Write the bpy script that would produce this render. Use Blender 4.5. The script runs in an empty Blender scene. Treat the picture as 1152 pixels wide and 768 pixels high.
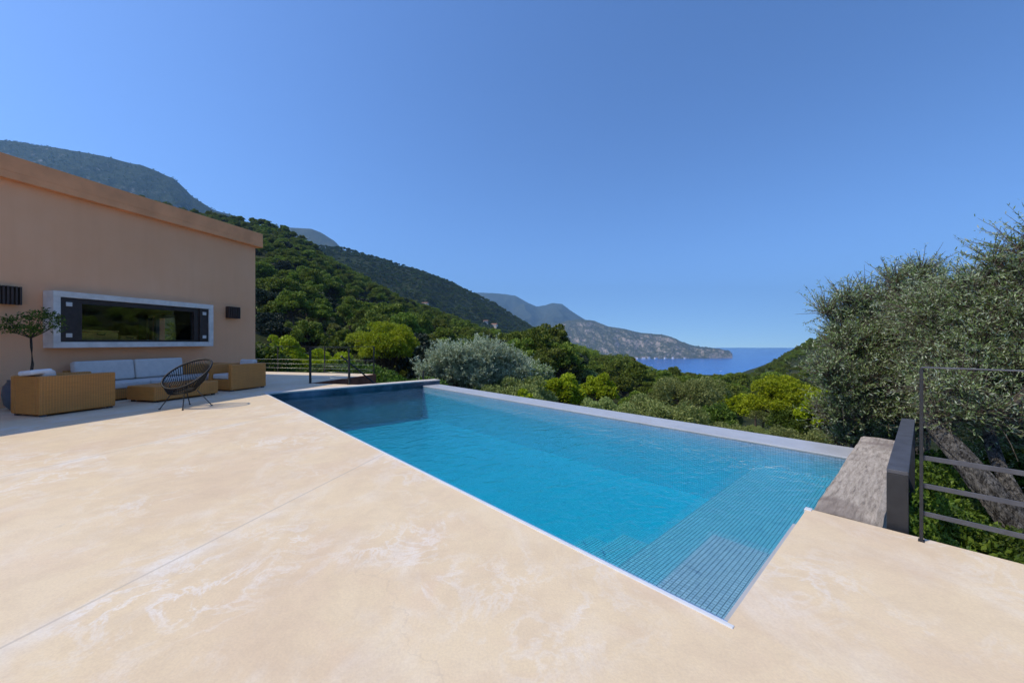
import bpy, bmesh, math, random
import numpy as np
from mathutils import Vector, Matrix

R = math.radians
SC = bpy.context.scene
COL = SC.collection
F = 428.0 / 1152.0          # focal length in picture widths
CAMH = 1.2

# ------------------------------------------------------------------ camera, sky, sun, exposure
cam = bpy.data.objects.new("camera", bpy.data.cameras.new("camera"))
COL.objects.link(cam)
cam.location = (0, 0, CAMH)
cam.rotation_euler = (R(90), 0, 0)
cam.data.sensor_width = 36.0
cam.data.lens = 36.0 * F
cam.data.clip_start = 0.05
cam.data.clip_end = 30000
SC.camera = cam

SUN_EL, SUN_AZ = 53.0, 253.0       # azimuth clockwise from +Y
w = bpy.data.worlds.new("World")
SC.world = w
w.use_nodes = True
wn, wl = w.node_tree.nodes, w.node_tree.links
bg = wn["Background"]
sky = wn.new("ShaderNodeTexSky")
sky.sky_type = 'NISHITA'
sky.sun_disc = False
sky.sun_elevation = R(SUN_EL)
sky.sun_rotation = R(SUN_AZ)
sky.altitude = 150
sky.air_density = 1.0
sky.dust_density = 0.7
sky.ozone_density = 4.0
tc = wn.new("ShaderNodeTexCoord")
ad = wn.new("ShaderNodeVectorMath"); ad.operation = 'ADD'; ad.inputs[1].default_value = (0, 0, 0.09)
wl.new(tc.outputs["Generated"], ad.inputs[0])
wl.new(ad.outputs[0], sky.inputs[0])
hs_ = wn.new("ShaderNodeHueSaturation"); hs_.inputs["Saturation"].default_value = 1.02
gm_ = wn.new("ShaderNodeGamma"); gm_.inputs[1].default_value = 1.4
wl.new(sky.outputs[0], gm_.inputs[0]); wl.new(gm_.outputs[0], hs_.inputs["Color"])
wl.new(hs_.outputs[0], bg.inputs[0])
bg.inputs[1].default_value = 0.071

sd = bpy.data.lights.new("sun", 'SUN')
sd.energy = 2.0
sd.angle = R(0.53)
sd.color = (1.0, 0.92, 0.76)
so = bpy.data.objects.new("sun", sd)
COL.objects.link(so)
az = R(SUN_AZ)
sundir = Vector((math.sin(az) * math.cos(R(SUN_EL)), math.cos(az) * math.cos(R(SUN_EL)), math.sin(R(SUN_EL))))
so.rotation_euler = sundir.to_track_quat('Z', 'Y').to_euler()
so.location = (-30, -10, 40)

SC.view_settings.view_transform = 'Standard'
SC.view_settings.look = 'None'
SC.view_settings.gamma = 1
SC.view_settings.exposure = 0.96
SC.render.engine = 'CYCLES'
SC.cycles.use_denoising = True
SC.cycles.max_bounces = 8
SC.cycles.transparent_max_bounces = 12
SC.cycles.volume_bounces = 0
SC.cycles.caustics_reflective = False
SC.cycles.caustics_refractive = False
SC.cycles.sample_clamp_indirect = 6

# ------------------------------------------------------------------ helpers: tags and meshes
def tag(o, label=None, cat=None, group=None, kind=None):
    if label: o["label"] = label
    if cat: o["category"] = cat
    if group: o["group"] = group
    if kind: o["kind"] = kind
    return o

def empty(name, loc=(0, 0, 0), rz=0.0):
    o = bpy.data.objects.new(name, None)
    o.empty_display_size = 0.2
    COL.objects.link(o)
    o.location = loc
    o.rotation_euler = (0, 0, rz)
    return o

def link(name, me, m=None, parent=None, loc=None, rz=None):
    o = bpy.data.objects.new(name, me)
    COL.objects.link(o)
    if m is not None and len(me.materials) == 0: me.materials.append(m)
    if parent is not None: o.parent = parent
    if loc is not None: o.location = loc
    if rz is not None: o.rotation_euler = (0, 0, rz)
    return o

def np_mesh(name, V, Fc, smooth=False):
    """V (n,3), Fc (m,k) all faces of one size"""
    V = np.asarray(V, dtype=np.float32); Fc = np.asarray(Fc, dtype=np.int32)
    me = bpy.data.meshes.new(name)
    me.vertices.add(len(V)); me.vertices.foreach_set("co", V.ravel())
    k = Fc.shape[1]
    me.loops.add(Fc.size); me.loops.foreach_set("vertex_index", Fc.ravel())
    me.polygons.add(len(Fc))
    me.polygons.foreach_set("loop_start", np.arange(0, Fc.size, k, dtype=np.int32))
    me.polygons.foreach_set("loop_total", np.full(len(Fc), k, dtype=np.int32))
    me.polygons.foreach_set("use_smooth", np.full(len(Fc), smooth, dtype=bool))
    me.update(calc_edges=True)
    return me

class MB:
    """collects boxes and tubes into one mesh"""
    def __init__(s): s.bm = bmesh.new()
    def box(s, x0, x1, y0, y1, z0, z1, bev=0.0, seg=2, mat=None):
        vs = [s.bm.verts.new(p) for p in ((x0,y0,z0),(x1,y0,z0),(x1,y1,z0),(x0,y1,z0),(x0,y0,z1),(x1,y0,z1),(x1,y1,z1),(x0,y1,z1))]
        fs = [s.bm.faces.new([vs[i] for i in f]) for f in ((3,2,1,0),(4,5,6,7),(0,1,5,4),(1,2,6,5),(2,3,7,6),(3,0,4,7))]
        if mat is not None: bmesh.ops.transform(s.bm, matrix=mat, verts=vs)
        if bev > 0:
            ed = list({e for f in fs for e in f.edges})
            bmesh.ops.bevel(s.bm, geom=ed, offset=bev, segments=seg, profile=0.5, affect='EDGES')
        return s
    def tube(s, pts, rad, sides=8, closed=False):
        pts = [Vector(p) for p in pts]
        n = len(pts)
        rads = rad if isinstance(rad, (list, tuple)) else [rad] * n
        rings = []
        up = Vector((0, 0, 1))
        for i, p in enumerate(pts):
            if closed: t = pts[(i + 1) % n] - pts[i - 1]
            else: t = pts[min(i + 1, n - 1)] - pts[max(i - 1, 0)]
            t.normalize()
            a = t.cross(up)
            if a.length < 1e-3: a = t.cross(Vector((1, 0, 0)))
            a.normalize(); b = a.cross(t)
            rings.append([s.bm.verts.new(p + (a * math.cos(2*math.pi*k/sides) + b * math.sin(2*math.pi*k/sides)) * rads[i]) for k in range(sides)])
        m = n if closed else n - 1
        for i in range(m):
            A, B = rings[i], rings[(i + 1) % n]
            for k in range(sides):
                f = s.bm.faces.new((A[k], A[(k+1) % sides], B[(k+1) % sides], B[k])); f.smooth = True
        if not closed:
            s.bm.faces.new(list(reversed(rings[0]))); s.bm.faces.new(rings[-1])
        return s
    def lathe(s, prof, cx=0, cy=0, sides=24):
        rings = [[s.bm.verts.new((cx + r*math.cos(2*math.pi*k/sides), cy + r*math.sin(2*math.pi*k/sides), z)) for k in range(sides)] for r, z in prof]
        for A, B in zip(rings, rings[1:]):
            for k in range(sides):
                f = s.bm.faces.new((A[k], A[(k+1) % sides], B[(k+1) % sides], B[k])); f.smooth = True
        s.bm.faces.new(list(reversed(rings[0]))); s.bm.faces.new(rings[-1])
        return s
    def build(s, name, m, parent=None, loc=None, rz=None, smooth=False):
        bmesh.ops.recalc_face_normals(s.bm, faces=s.bm.faces[:])
        me = bpy.data.meshes.new(name)
        if smooth:
            for f in s.bm.faces: f.smooth = True
        s.bm.to_mesh(me); s.bm.free()
        return link(name, me, m, parent, loc, rz)

def px(x, y, D):
    """a point seen at (x, y) of the 1152x768 photograph at forward distance D"""
    return Vector(((x - 576) / 428.0 * D, D, CAMH + (384 - y) / 428.0 * D))

# value noise, vectorised
def _hash(ix, iy, seed):
    h = (ix * 374761393 + iy * 668265263 + seed * 974711) & 0xffffffff
    h = ((h ^ (h >> 13)) * 1274126177) & 0xffffffff
    return ((h ^ (h >> 16)) & 0xffff) / 65535.0
def vnoise(x, y, seed=0):
    x = np.asarray(x, float); y = np.asarray(y, float)
    ix = np.floor(x).astype(np.int64); iy = np.floor(y).astype(np.int64)
    fx = x - ix; fy = y - iy
    fx = fx*fx*(3-2*fx); fy = fy*fy*(3-2*fy)
    a = _hash(ix, iy, seed); b = _hash(ix+1, iy, seed); c = _hash(ix, iy+1, seed); d = _hash(ix+1, iy+1, seed)
    return (a*(1-fx)+b*fx)*(1-fy) + (c*(1-fx)+d*fx)*fy
def fbm(x, y, oct=4, seed=0):
    s = 0; a = 0.5; t = 0
    for o in range(oct):
        s = s + a*vnoise(x*2**o, y*2**o, seed+o); t += a; a *= 0.5
    return s/t*2-1

# ------------------------------------------------------------------ materials
def newmat(name):
    m = bpy.data.materials.new(name); m.use_nodes = True
    n, l = m.node_tree.nodes, m.node_tree.links
    return m, n, l, n["Principled BSDF"], n["Material Output"]

def noise(n, l, scale, detail=4, rough=0.55, vec=None, dist=0.0):
    t = n.new("ShaderNodeTexNoise")
    t.inputs["Scale"].default_value = scale; t.inputs["Detail"].default_value = detail
    t.inputs["Roughness"].default_value = rough; t.inputs["Distortion"].default_value = dist
    if vec is not None: l.new(vec, t.inputs["Vector"])
    return t
def ramp(n, l, src, stops):
    r = n.new("ShaderNodeValToRGB")
    e = r.color_ramp.elements
    while len(e) < len(stops): e.new(0.5)
    for k, (p, c) in enumerate(stops):
        e[k].position = p
        e[k].color = (c[0], c[1], c[2], 1) if isinstance(c, (tuple, list)) else (c, c, c, 1)
    l.new(src, r.inputs[0])
    return r
def mixc(n, l, fac, a, b, mode='MIX'):
    m = n.new("ShaderNodeMix"); m.data_type = 'RGBA'; m.blend_type = mode
    for s, v in ((m.inputs["Factor"], fac), (m.inputs[6], a), (m.inputs[7], b)):
        if hasattr(v, "is_output"): l.new(v, s)
        elif isinstance(v, (tuple, list)): s.default_value = (v[0], v[1], v[2], 1)
        else: s.default_value = v
    return m.outputs[2]
def bump(n, l, h, strength, dist, bsdf):
    b = n.new("ShaderNodeBump"); b.inputs["Strength"].default_value = strength; b.inputs["Distance"].default_value = dist
    l.new(h, b.inputs["Height"]); l.new(b.outputs[0], bsdf.inputs["Normal"])
    return b
def objvec(n, l, scale=(1, 1, 1), rot=(0, 0, 0), loc=(0, 0, 0)):
    t = n.new("ShaderNodeTexCoord"); m = n.new("ShaderNodeMapping")
    m.inputs["Scale"].default_value = scale; m.inputs["Rotation"].default_value = rot; m.inputs["Location"].default_value = loc
    l.new(t.outputs["Object"], m.inputs[0])
    return m.outputs[0]

def m_simple(name, c, rough=0.6, var=0.15, scale=8, metal=0.0, bmp=0.0, bscale=60, bdist=0.01, spec=0.5):
    m, n, l, b, o = newmat(name)
    v = objvec(n, l)
    t = noise(n, l, scale, 5, vec=v)
    r = ramp(n, l, t.outputs[0], [(0.3, tuple(x*(1-var) for x in c)), (0.7, tuple(min(1, x*(1+var)) for x in c))])
    l.new(r.outputs[0], b.inputs["Base Color"])
    b.inputs["Roughness"].default_value = rough; b.inputs["Metallic"].default_value = metal
    b.inputs["Specular IOR Level"].default_value = spec
    if bmp:
        t2 = noise(n, l, bscale, 6, 0.65, vec=v)
        bump(n, l, t2.outputs[0], bmp, bdist, b)
    return m

def m_deck():
    m, n, l, b, o = newmat("deck_concrete")
    v = objvec(n, l)                       # deck mesh is in world space
    big = noise(n, l, 0.45, 4, 0.6, vec=v, dist=0.6)
    base = ramp(n, l, big.outputs[0], [(0.3, (0.70, 0.52, 0.345)), (0.5, (0.78, 0.61, 0.39)), (0.72, (0.81, 0.655, 0.46))]).outputs[0]
    pk = noise(n, l, 1.7, 5, 0.65, vec=v, dist=1.0)
    base = mixc(n, l, ramp(n, l, pk.outputs[0], [(0.5, 0.0), (0.75, 0.5)]).outputs[0], base, (0.73, 0.53, 0.37))
    # trowelled pale streaks and patches
    st = noise(n, l, 2.3, 8, 0.68, vec=objvec(n, l, (1.0, 0.55, 1), (0, 0, 0.5)), dist=0.7)
    base = mixc(n, l, ramp(n, l, st.outputs[0], [(0.52, 0.0), (0.70, 0.45)]).outputs[0], base, (0.84, 0.75, 0.63))
    # bluish white efflorescence, thin veins where two noises meet
    ve = noise(n, l, 3.1, 9, 0.68, vec=objvec(n, l, loc=(3, 7, 0)), dist=0.5)
    vr = ramp(n, l, ve.outputs[0], [(0.46, 0.0), (0.495, 1.0), (0.54, 0.0)])
    gate = ramp(n, l, noise(n, l, 1.15, 4, vec=objvec(n, l, loc=(9, 1, 0))).outputs[0], [(0.46, 0.0), (0.66, 0.62)])
    mul = n.new("ShaderNodeMath"); mul.operation = 'MULTIPLY'
    l.new(vr.outputs[0], mul.inputs[0]); l.new(gate.outputs[0], mul.inputs[1])
    base = mixc(n, l, mul.outputs[0], base, (0.86, 0.81, 0.76))
    # joints parallel to the house: distance along n axis
    sep = n.new("ShaderNodeSeparateXYZ"); l.new(objvec(n, l, rot=(0, 0, R(13.7))), sep.inputs[0])
    wob = noise(n, l, 3, 3, vec=v)
    def joint(pos, width, soft, color, strength, base):
        s = n.new("ShaderNodeMath"); s.operation = 'SUBTRACT'; l.new(sep.outputs[0], s.inputs[0]); s.inputs[1].default_value = pos
        a = n.new("ShaderNodeMath"); a.operation = 'ABSOLUTE'; l.new(s.outputs[0], a.inputs[0])
        mr = n.new("ShaderNodeMapRange"); l.new(a.outputs[0], mr.inputs[0])
        mr.inputs[1].default_value = width; mr.inputs[2].default_value = width + soft
        mr.inputs[3].default_value = strength; mr.inputs[4].default_value = 0
        mr.clamp = True
        f = mr.outputs[0]
        if soft > 0.05:
            mm = n.new("ShaderNodeMath"); mm.operation = 'MULTIPLY'; l.new(f, mm.inputs[0])
            l.new(ramp(n, l, wob.outputs[0], [(0.38, 0.0), (0.62, 1.0)]).outputs[0], mm.inputs[1]); f = mm.outputs[0]
        return mixc(n, l, f, base, color)
    for pos in (-8.0, -5.2, -2.3):
        base = joint(pos + 0.02, 0.01, 0.13, (0.80, 0.73, 0.64), 0.7, base)
        base = joint(pos, 0.005, 0.005, (0.50, 0.42, 0.34), 0.6, base)
    md = noise(n, l, 5.5, 6, 0.7, vec=objvec(n, l, loc=(1, 2, 3)), dist=0.3)
    base = mixc(n, l, ramp(n, l, md.outputs[0], [(0.38, 0.22), (0.56, 0.0)]).outputs[0], base, (0.55, 0.40, 0.27))
    # hairline cracks
    vo = n.new("ShaderNodeTexVoronoi"); vo.feature = 'DISTANCE_TO_EDGE'; vo.inputs["Scale"].default_value = 0.55
    wv = noise(n, l, 2.5, 5, 0.6, vec=v); wm = n.new("ShaderNodeVectorMath"); wm.operation = 'MULTIPLY_ADD'
    l.new(wv.outputs["Color"], wm.inputs[0]); wm.inputs[1].default_value = (0.5, 0.5, 0.5); l.new(v, wm.inputs[2]); l.new(wm.outputs[0], vo.inputs["Vector"])
    ck = n.new("ShaderNodeMath"); ck.operation = 'MULTIPLY'; l.new(ramp(n, l, vo.outputs["Distance"], [(0.0, 1.0), (0.0035, 0.0)]).outputs[0], ck.inputs[0])
    l.new(ramp(n, l, noise(n, l, 0.6, 3, vec=objvec(n, l, loc=(6, 6, 0))).outputs[0], [(0.50, 0.0), (0.62, 0.22)]).outputs[0], ck.inputs[1])
    base = mixc(n, l, ck.outputs[0], base, (0.45, 0.34, 0.25))
    # fine grit and a few small stains
    g = noise(n, l, 90, 4, 0.7, vec=v)
    base = mixc(n, l, ramp(n, l, g.outputs[0], [(0.4, 0.20), (0.58, 0.0)]).outputs[0], base, (0.52, 0.39, 0.28))
    sp = noise(n, l, 7, 3, 0.5, vec=objvec(n, l, loc=(4, 4, 4)))
    base = mixc(n, l, ramp(n, l, sp.outputs[0], [(0.72, 0.0), (0.80, 0.35)]).outputs[0], base, (0.45, 0.36, 0.28))
    l.new(base, b.inputs["Base Color"])
    b.inputs["Roughness"].default_value = 0.75
    b.inputs["Specular IOR Level"].default_value = 0.3
    h = noise(n, l, 25, 8, 0.7, vec=v)
    bump(n, l, h.outputs[0], 0.25, 0.01, b)
    return m

def m_plaster():
    m, n, l, b, o = newmat("peach_plaster")
    v = objvec(n, l)
    t = noise(n, l, 0.7, 6, 0.6, vec=v)
    base = ramp(n, l, t.outputs[0], [(0.3, (0.86, 0.42, 0.215)), (0.7, (0.90, 0.475, 0.26))]).outputs[0]
    s = noise(n, l, 3, 5, 0.6, vec=objvec(n, l, (1.2, 1.2, 0.12)))
    base = mixc(n, l, ramp(n, l, s.outputs[0], [(0.45, 0.0), (0.75, 0.35)]).outputs[0], base, (0.78, 0.38, 0.20))
    l.new(base, b.inputs["Base Color"]); b.inputs["Roughness"].default_value = 0.9
    b.inputs["Specular IOR Level"].default_value = 0.2
    bump(n, l, noise(n, l, 40, 5, 0.6, vec=v).outputs[0], 0.2, 0.01, b)
    return m

def m_tile(name="mosaic_tile", c1=(0.50, 0.55, 0.76), c2=(0.64, 0.68, 0.88), grout=(0.06, 0.09, 0.17), size=0.028):
    m, n, l, b, o = newmat(name)
    # box-mapped square mosaic: choose the plane by the face normal
    t = n.new("ShaderNodeTexCoord"); sp = n.new("ShaderNodeSeparateXYZ"); l.new(t.outputs["Object"], sp.inputs[0])
    sn = n.new("ShaderNodeSeparateXYZ"); l.new(t.outputs["Normal"], sn.inputs[0])
    def absgt(s):
        a = n.new("ShaderNodeMath"); a.operation = 'ABSOLUTE'; l.new(s, a.inputs[0])
        g = n.new("ShaderNodeMath"); g.operation = 'GREATER_THAN'; l.new(a.outputs[0], g.inputs[0]); g.inputs[1].default_value = 0.7
        return g.outputs[0]
    def grid(s):
        a = n.new("ShaderNodeMath"); a.operation = 'DIVIDE'; l.new(s, a.inputs[0]); a.inputs[1].default_value = size
        f = n.new("ShaderNodeMath"); f.operation = 'FRACT'; l.new(a.outputs[0], f.inputs[0])
        p = n.new("ShaderNodeMath"); p.operation = 'SUBTRACT'; l.new(f.outputs[0], p.inputs[0]); p.inputs[1].default_value = 0.5
        q = n.new("ShaderNodeMath"); q.operation = 'ABSOLUTE'; l.new(p.outputs[0], q.inputs[0])
        g = n.new("ShaderNodeMath"); g.operation = 'GREATER_THAN'; l.new(q.outputs[0], g.inputs[0]); g.inputs[1].default_value = 0.42
        return g.outputs[0]
    fac = None
    for ax in (0, 1, 2):
        inv = n.new("ShaderNodeMath"); inv.operation = 'SUBTRACT'; inv.inputs[0].default_value = 1; l.new(absgt(sn.outputs[ax]), inv.inputs[1])
        mu = n.new("ShaderNodeMath"); mu.operation = 'MULTIPLY'; l.new(grid(sp.outputs[ax]), mu.inputs[0]); l.new(inv.outputs[0], mu.inputs[1])
        if fac is None: fac = mu.outputs[0]
        else:
            mx = n.new("ShaderNodeMath"); mx.operation = 'MAXIMUM'; l.new(fac, mx.inputs[0]); l.new(mu.outputs[0], mx.inputs[1]); fac = mx.outputs[0]
    wt = n.new("ShaderNodeTexWhiteNoise"); sc = n.new("ShaderNodeVectorMath"); sc.operation = 'SNAP'
    l.new(t.outputs["Object"], sc.inputs[0]); sc.inputs[1].default_value = (size, size, size)
    l.new(sc.outputs[0], wt.inputs[0])
    tc_ = mixc(n, l, wt.outputs[0], c1, c2)
    big = noise(n, l, 1.2, 3, vec=t.outputs["Object"])
    tc_ = mixc(n, l, ramp(n, l, big.outputs[0], [(0.4, 0.0), (0.7, 0.3)]).outputs[0], tc_, (0.58, 0.68, 0.90))
    l.new(mixc(n, l, fac, tc_, grout), b.inputs["Base Color"])
    b.inputs["Roughness"].default_value = 0.25
    return m

def m_water():
    m, n, l, b, o = newmat("pool_water")
    n.remove(b)
    v = objvec(n, l)
    w1 = noise(n, l, 5.5, 3, 0.55, vec=objvec(n, l, (1.0, 1.3, 1)), dist=0.8)
    w2 = noise(n, l, 19, 2, 0.5, vec=v, dist=1.2)
    add = n.new("ShaderNodeMath"); add.operation = 'MULTIPLY_ADD'; l.new(w2.outputs[0], add.inputs[0]); add.inputs[1].default_value = 0.22; l.new(w1.outputs[0], add.inputs[2])
    bp = n.new("ShaderNodeBump"); bp.inputs["Strength"].default_value = 0.42; bp.inputs["Distance"].default_value = 0.05
    l.new(add.outputs[0], bp.inputs["Height"])
    tr = n.new("ShaderNodeBsdfTransparent"); tr.inputs[0].default_value = (0.97, 0.99, 1, 1)
    rf = n.new("ShaderNodeBsdfRefraction"); rf.inputs["IOR"].default_value = 1.08; rf.inputs["Roughness"].default_value = 0.0
    l.new(bp.outputs[0], rf.inputs["Normal"])
    mx0 = n.new("ShaderNodeMixShader"); mx0.inputs[0].default_value = 0.2
    l.new(tr.outputs[0], mx0.inputs[1]); l.new(rf.outputs[0], mx0.inputs[2])
    gl = n.new("ShaderNodeBsdfGlossy"); gl.inputs["Roughness"].default_value = 0.02
    l.new(bp.outputs[0], gl.inputs["Normal"])
    fr = n.new("ShaderNodeFresnel"); fr.inputs["IOR"].default_value = 1.33; l.new(bp.outputs[0], fr.inputs["Normal"])
    mx = n.new("ShaderNodeMixShader")
    l.new(fr.outputs[0], mx.inputs[0]); l.new(mx0.outputs[0], mx.inputs[1]); l.new(gl.outputs[0], mx.inputs[2])
    l.new(mx.outputs[0], o.inputs["Surface"])
    va = n.new("ShaderNodeVolumeAbsorption"); va.inputs["Color"].default_value = (0.0, 0.985, 1.0, 1); va.inputs["Density"].default_value = 1.35
    l.new(va.outputs[0], o.inputs["Volume"])
    return m

def m_sea():
    m, n, l, b, o = newmat("sea_water")
    v = objvec(n, l)
    t = noise(n, l, 0.003, 5, 0.6, vec=v)
    r = ramp(n, l, t.outputs[0], [(0.35, (0.003, 0.10, 0.40)), (0.7, (0.004, 0.14, 0.50))])
    l.new(r.outputs[0], b.inputs["Base Color"]); b.inputs["Roughness"].default_value = 0.22
    b.inputs["Specular IOR Level"].default_value = 0.5
    bump(n, l, noise(n, l, 0.12, 6, 0.7, vec=v).outputs[0], 0.5, 0.8, b)
    return m

def m_leaf(name, c1, c2, c3, trans=0.3, rough=0.55, tcol=None, spec=0.3):
    """c1..c3: leaf colours picked per leaf; tint varies per tree"""
    m, n, l, b, o = newmat(name)
    g = n.new("ShaderNodeNewGeometry"); oi = n.new("ShaderNodeObjectInfo")
    r = ramp(n, l, g.outputs["Random Per Island"], [(0.0, c1), (0.55, c2), (1.0, c3)])
    hs = n.new("ShaderNodeHueSaturation")
    for sock, lo, hi in (("Hue", 0.485, 0.515), ("Value", 0.7, 1.25)):
        mr = n.new("ShaderNodeMapRange"); l.new(oi.outputs["Random"], mr.inputs[0]); mr.inputs[3].default_value = lo; mr.inputs[4].default_value = hi
        l.new(mr.outputs[0], hs.inputs[sock])
    l.new(r.outputs[0], hs.inputs["Color"])
    l.new(hs.outputs[0], b.inputs["Base Color"]); b.inputs["Roughness"].default_value = rough
    b.inputs["Specular IOR Level"].default_value = spec
    tl = n.new("ShaderNodeBsdfTranslucent")
    if tcol: l.new(mixc(n, l, 0.6, hs.outputs[0], tcol), tl.inputs[0])
    else: l.new(hs.outputs[0], tl.inputs[0])
    mx = n.new("ShaderNodeMixShader"); mx.inputs[0].default_value = trans
    l.new(b.outputs[0], mx.inputs[1]); l.new(tl.outputs[0], mx.inputs[2]); l.new(mx.outputs[0], o.inputs["Surface"])
    return m

def m_hill(name, green1, green2, rock, rockiness, fs):
    m, n, l, b, o = newmat(name)
    v = objvec(n, l)
    t = noise(n, l, 0.02*fs, 8, 0.7, vec=v)
    base = ramp(n, l, t.outputs[0], [(0.35, green1), (0.65, green2)]).outputs[0]
    g = n.new("ShaderNodeNewGeometry"); sp = n.new("ShaderNodeSeparateXYZ"); l.new(g.outputs["Normal"], sp.inputs[0])
    st = noise(n, l, 0.03*fs, 8, 0.72, vec=objvec(n, l, (1.6, 1.6, 0.45)), dist=0.6)
    ma = n.new("ShaderNodeMath"); ma.operation = 'MULTIPLY_ADD'; l.new(sp.outputs[2], ma.inputs[0]); ma.inputs[1].default_value = -0.42; l.new(st.outputs[0], ma.inputs[2])
    f = ramp(n, l, ma.outputs[0], [(rockiness, 0.0), (rockiness + 0.09, 1.0)])
    rv = noise(n, l, 0.11*fs, 6, 0.7, vec=objvec(n, l, (1, 1, 0.3)))
    rc = ramp(n, l, rv.outputs[0], [(0.3, tuple(x*0.55 for x in rock)), (0.7, rock)])
    l.new(mixc(n, l, f.outputs[0], base, rc.outputs[0]), b.inputs["Base Color"])
    b.inputs["Roughness"].default_value = 0.95; b.inputs["Specular IOR Level"].default_value = 0.1
    bump(n, l, noise(n, l, 0.06*fs, 8, 0.75, vec=v).outputs[0], 1.0, 9.0/fs, b)
    return m

def m_wicker():
    m, n, l, b, o = newmat("wicker")
    t = n.new("ShaderNodeTexCoord"); sp = n.new("ShaderNodeSeparateXYZ"); l.new(t.outputs["Object"], sp.inputs[0])
    a = n.new("ShaderNodeMath"); a.operation = 'ADD'; l.new(sp.outputs[0], a.inputs[0]); l.new(sp.outputs[1], a.inputs[1])
    cb = n.new("ShaderNodeCombineXYZ"); l.new(a.outputs[0], cb.inputs[0]); l.new(sp.outputs[2], cb.inputs[1])
    def rib(src, per, power):
        m1 = n.new("ShaderNodeMath"); m1.operation = 'MULTIPLY'; l.new(src, m1.inputs[0]); m1.inputs[1].default_value = math.pi/per
        m2 = n.new("ShaderNodeMath"); m2.operation = 'SINE'; l.new(m1.outputs[0], m2.inputs[0])
        m3 = n.new("ShaderNodeMath"); m3.operation = 'ABSOLUTE'; l.new(m2.outputs[0], m3.inputs[0])
        m4 = n.new("ShaderNodeMath"); m4.operation = 'POWER'; l.new(m3.outputs[0], m4.inputs[0]); m4.inputs[1].default_value = power
        return m4.outputs[0]
    ra, rb = rib(a.outputs[0], 0.034, 0.35), rib(sp.outputs[2], 0.016, 0.4)
    mu = n.new("ShaderNodeMath"); mu.operation = 'MULTIPLY'; l.new(ra, mu.inputs[0]); l.new(rb, mu.inputs[1])
    strands = noise(n, l, 1.0, 3, vec=objvec(n, l, (4, 4, 60)))
    wc = ramp(n, l, strands.outputs[0], [(0.3, (0.64, 0.24, 0.04)), (0.7, (0.82, 0.34, 0.065))])
    br = n.new("ShaderNodeMix"); br.data_type = 'RGBA'; l.new(mu.outputs[0], br.inputs["Factor"]); br.inputs[6].default_value = (0.34, 0.125, 0.025, 1); l.new(wc.outputs[0], br.inputs[7])
    vr = noise(n, l, 3, 4, vec=t.outputs["Object"])
    c = mixc(n, l, ramp(n, l, vr.outputs[0], [(0.35, 0.0), (0.7, 0.45)]).outputs[0], br.outputs[2], (0.45, 0.18, 0.04))
    l.new(c, b.inputs["Base Color"]); b.inputs["Roughness"].default_value = 0.5
    bump(n, l, mu.outputs[0], 0.6, 0.005, b)
    return m

def m_wood_beam():
    m, n, l, b, o = newmat("weathered_beam")
    v = objvec(n, l, (1.6, 8, 8))
    t = noise(n, l, 3.2, 12, 0.80, vec=objvec(n, l, (1.4, 11, 11), (0, 0, 0.35)), dist=0.3)
    base = ramp(n, l, t.outputs[0], [(0.30, (0.07, 0.058, 0.05)), (0.46, (0.38, 0.31, 0.24)), (0.66, (0.66, 0.56, 0.45))]).outputs[0]
    p = noise(n, l, 1.3, 4, 0.55, vec=objvec(n, l, loc=(2, 3, 0)), dist=0.9)
    base = mixc(n, l, ramp(n, l, p.outputs[0], [(0.5, 0.0), (0.62, 0.75)]).outputs[0], base, (0.20, 0.15, 0.12))
    l.new(base, b.inputs["Base Color"]); b.inputs["Roughness"].default_value = 0.85
    bump(n, l, t.outputs[0], 0.8, 0.02, b)
    return m

def m_bark(name, c1, c2, sc=1.0):
    m, n, l, b, o = newmat(name)
    t = noise(n, l, 9*sc, 10, 0.8, vec=objvec(n, l, (1, 1, 0.35)), dist=0.25)
    r = ramp(n, l, t.outputs[0], [(0.36, c1), (0.62, c2)])
    f = noise(n, l, 26*sc, 8, 0.75, vec=objvec(n, l, (1, 1, 0.3), (0.4, -0.5, 0)), dist=0.5)
    c = mixc(n, l, ramp(n, l, f.outputs[0], [(0.42, 0.85), (0.54, 0.0)]).outputs[0], r.outputs[0], c1)
    l.new(c, b.inputs["Base Color"]); b.inputs["Roughness"].default_value = 0.95; b.inputs["Specular IOR Level"].default_value = 0.1
    h = n.new("ShaderNodeMath"); h.operation = 'ADD'; l.new(t.outputs[0], h.inputs[0]); l.new(f.outputs[0], h.inputs[1])
    bump(n, l, h.outputs[0], 1.0, 0.05, b)
    return m

def m_glass():
    m, n, l, b, o = newmat("window_glass")
    n.remove(b)
    tr = n.new("ShaderNodeBsdfTransparent"); tr.inputs[0].default_value = (0.90, 0.93, 0.90, 1)
    gl = n.new("ShaderNodeBsdfGlossy"); gl.inputs["Roughness"].default_value = 0.01
    lw = n.new("ShaderNodeFresnel"); lw.inputs["IOR"].default_value = 1.75
    mx = n.new("ShaderNodeMixShader"); l.new(lw.outputs[0], mx.inputs[0]); l.new(tr.outputs[0], mx.inputs[1]); l.new(gl.outputs[0], mx.inputs[2])
    l.new(mx.outputs[0], o.inputs["Surface"])
    return m

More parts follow.
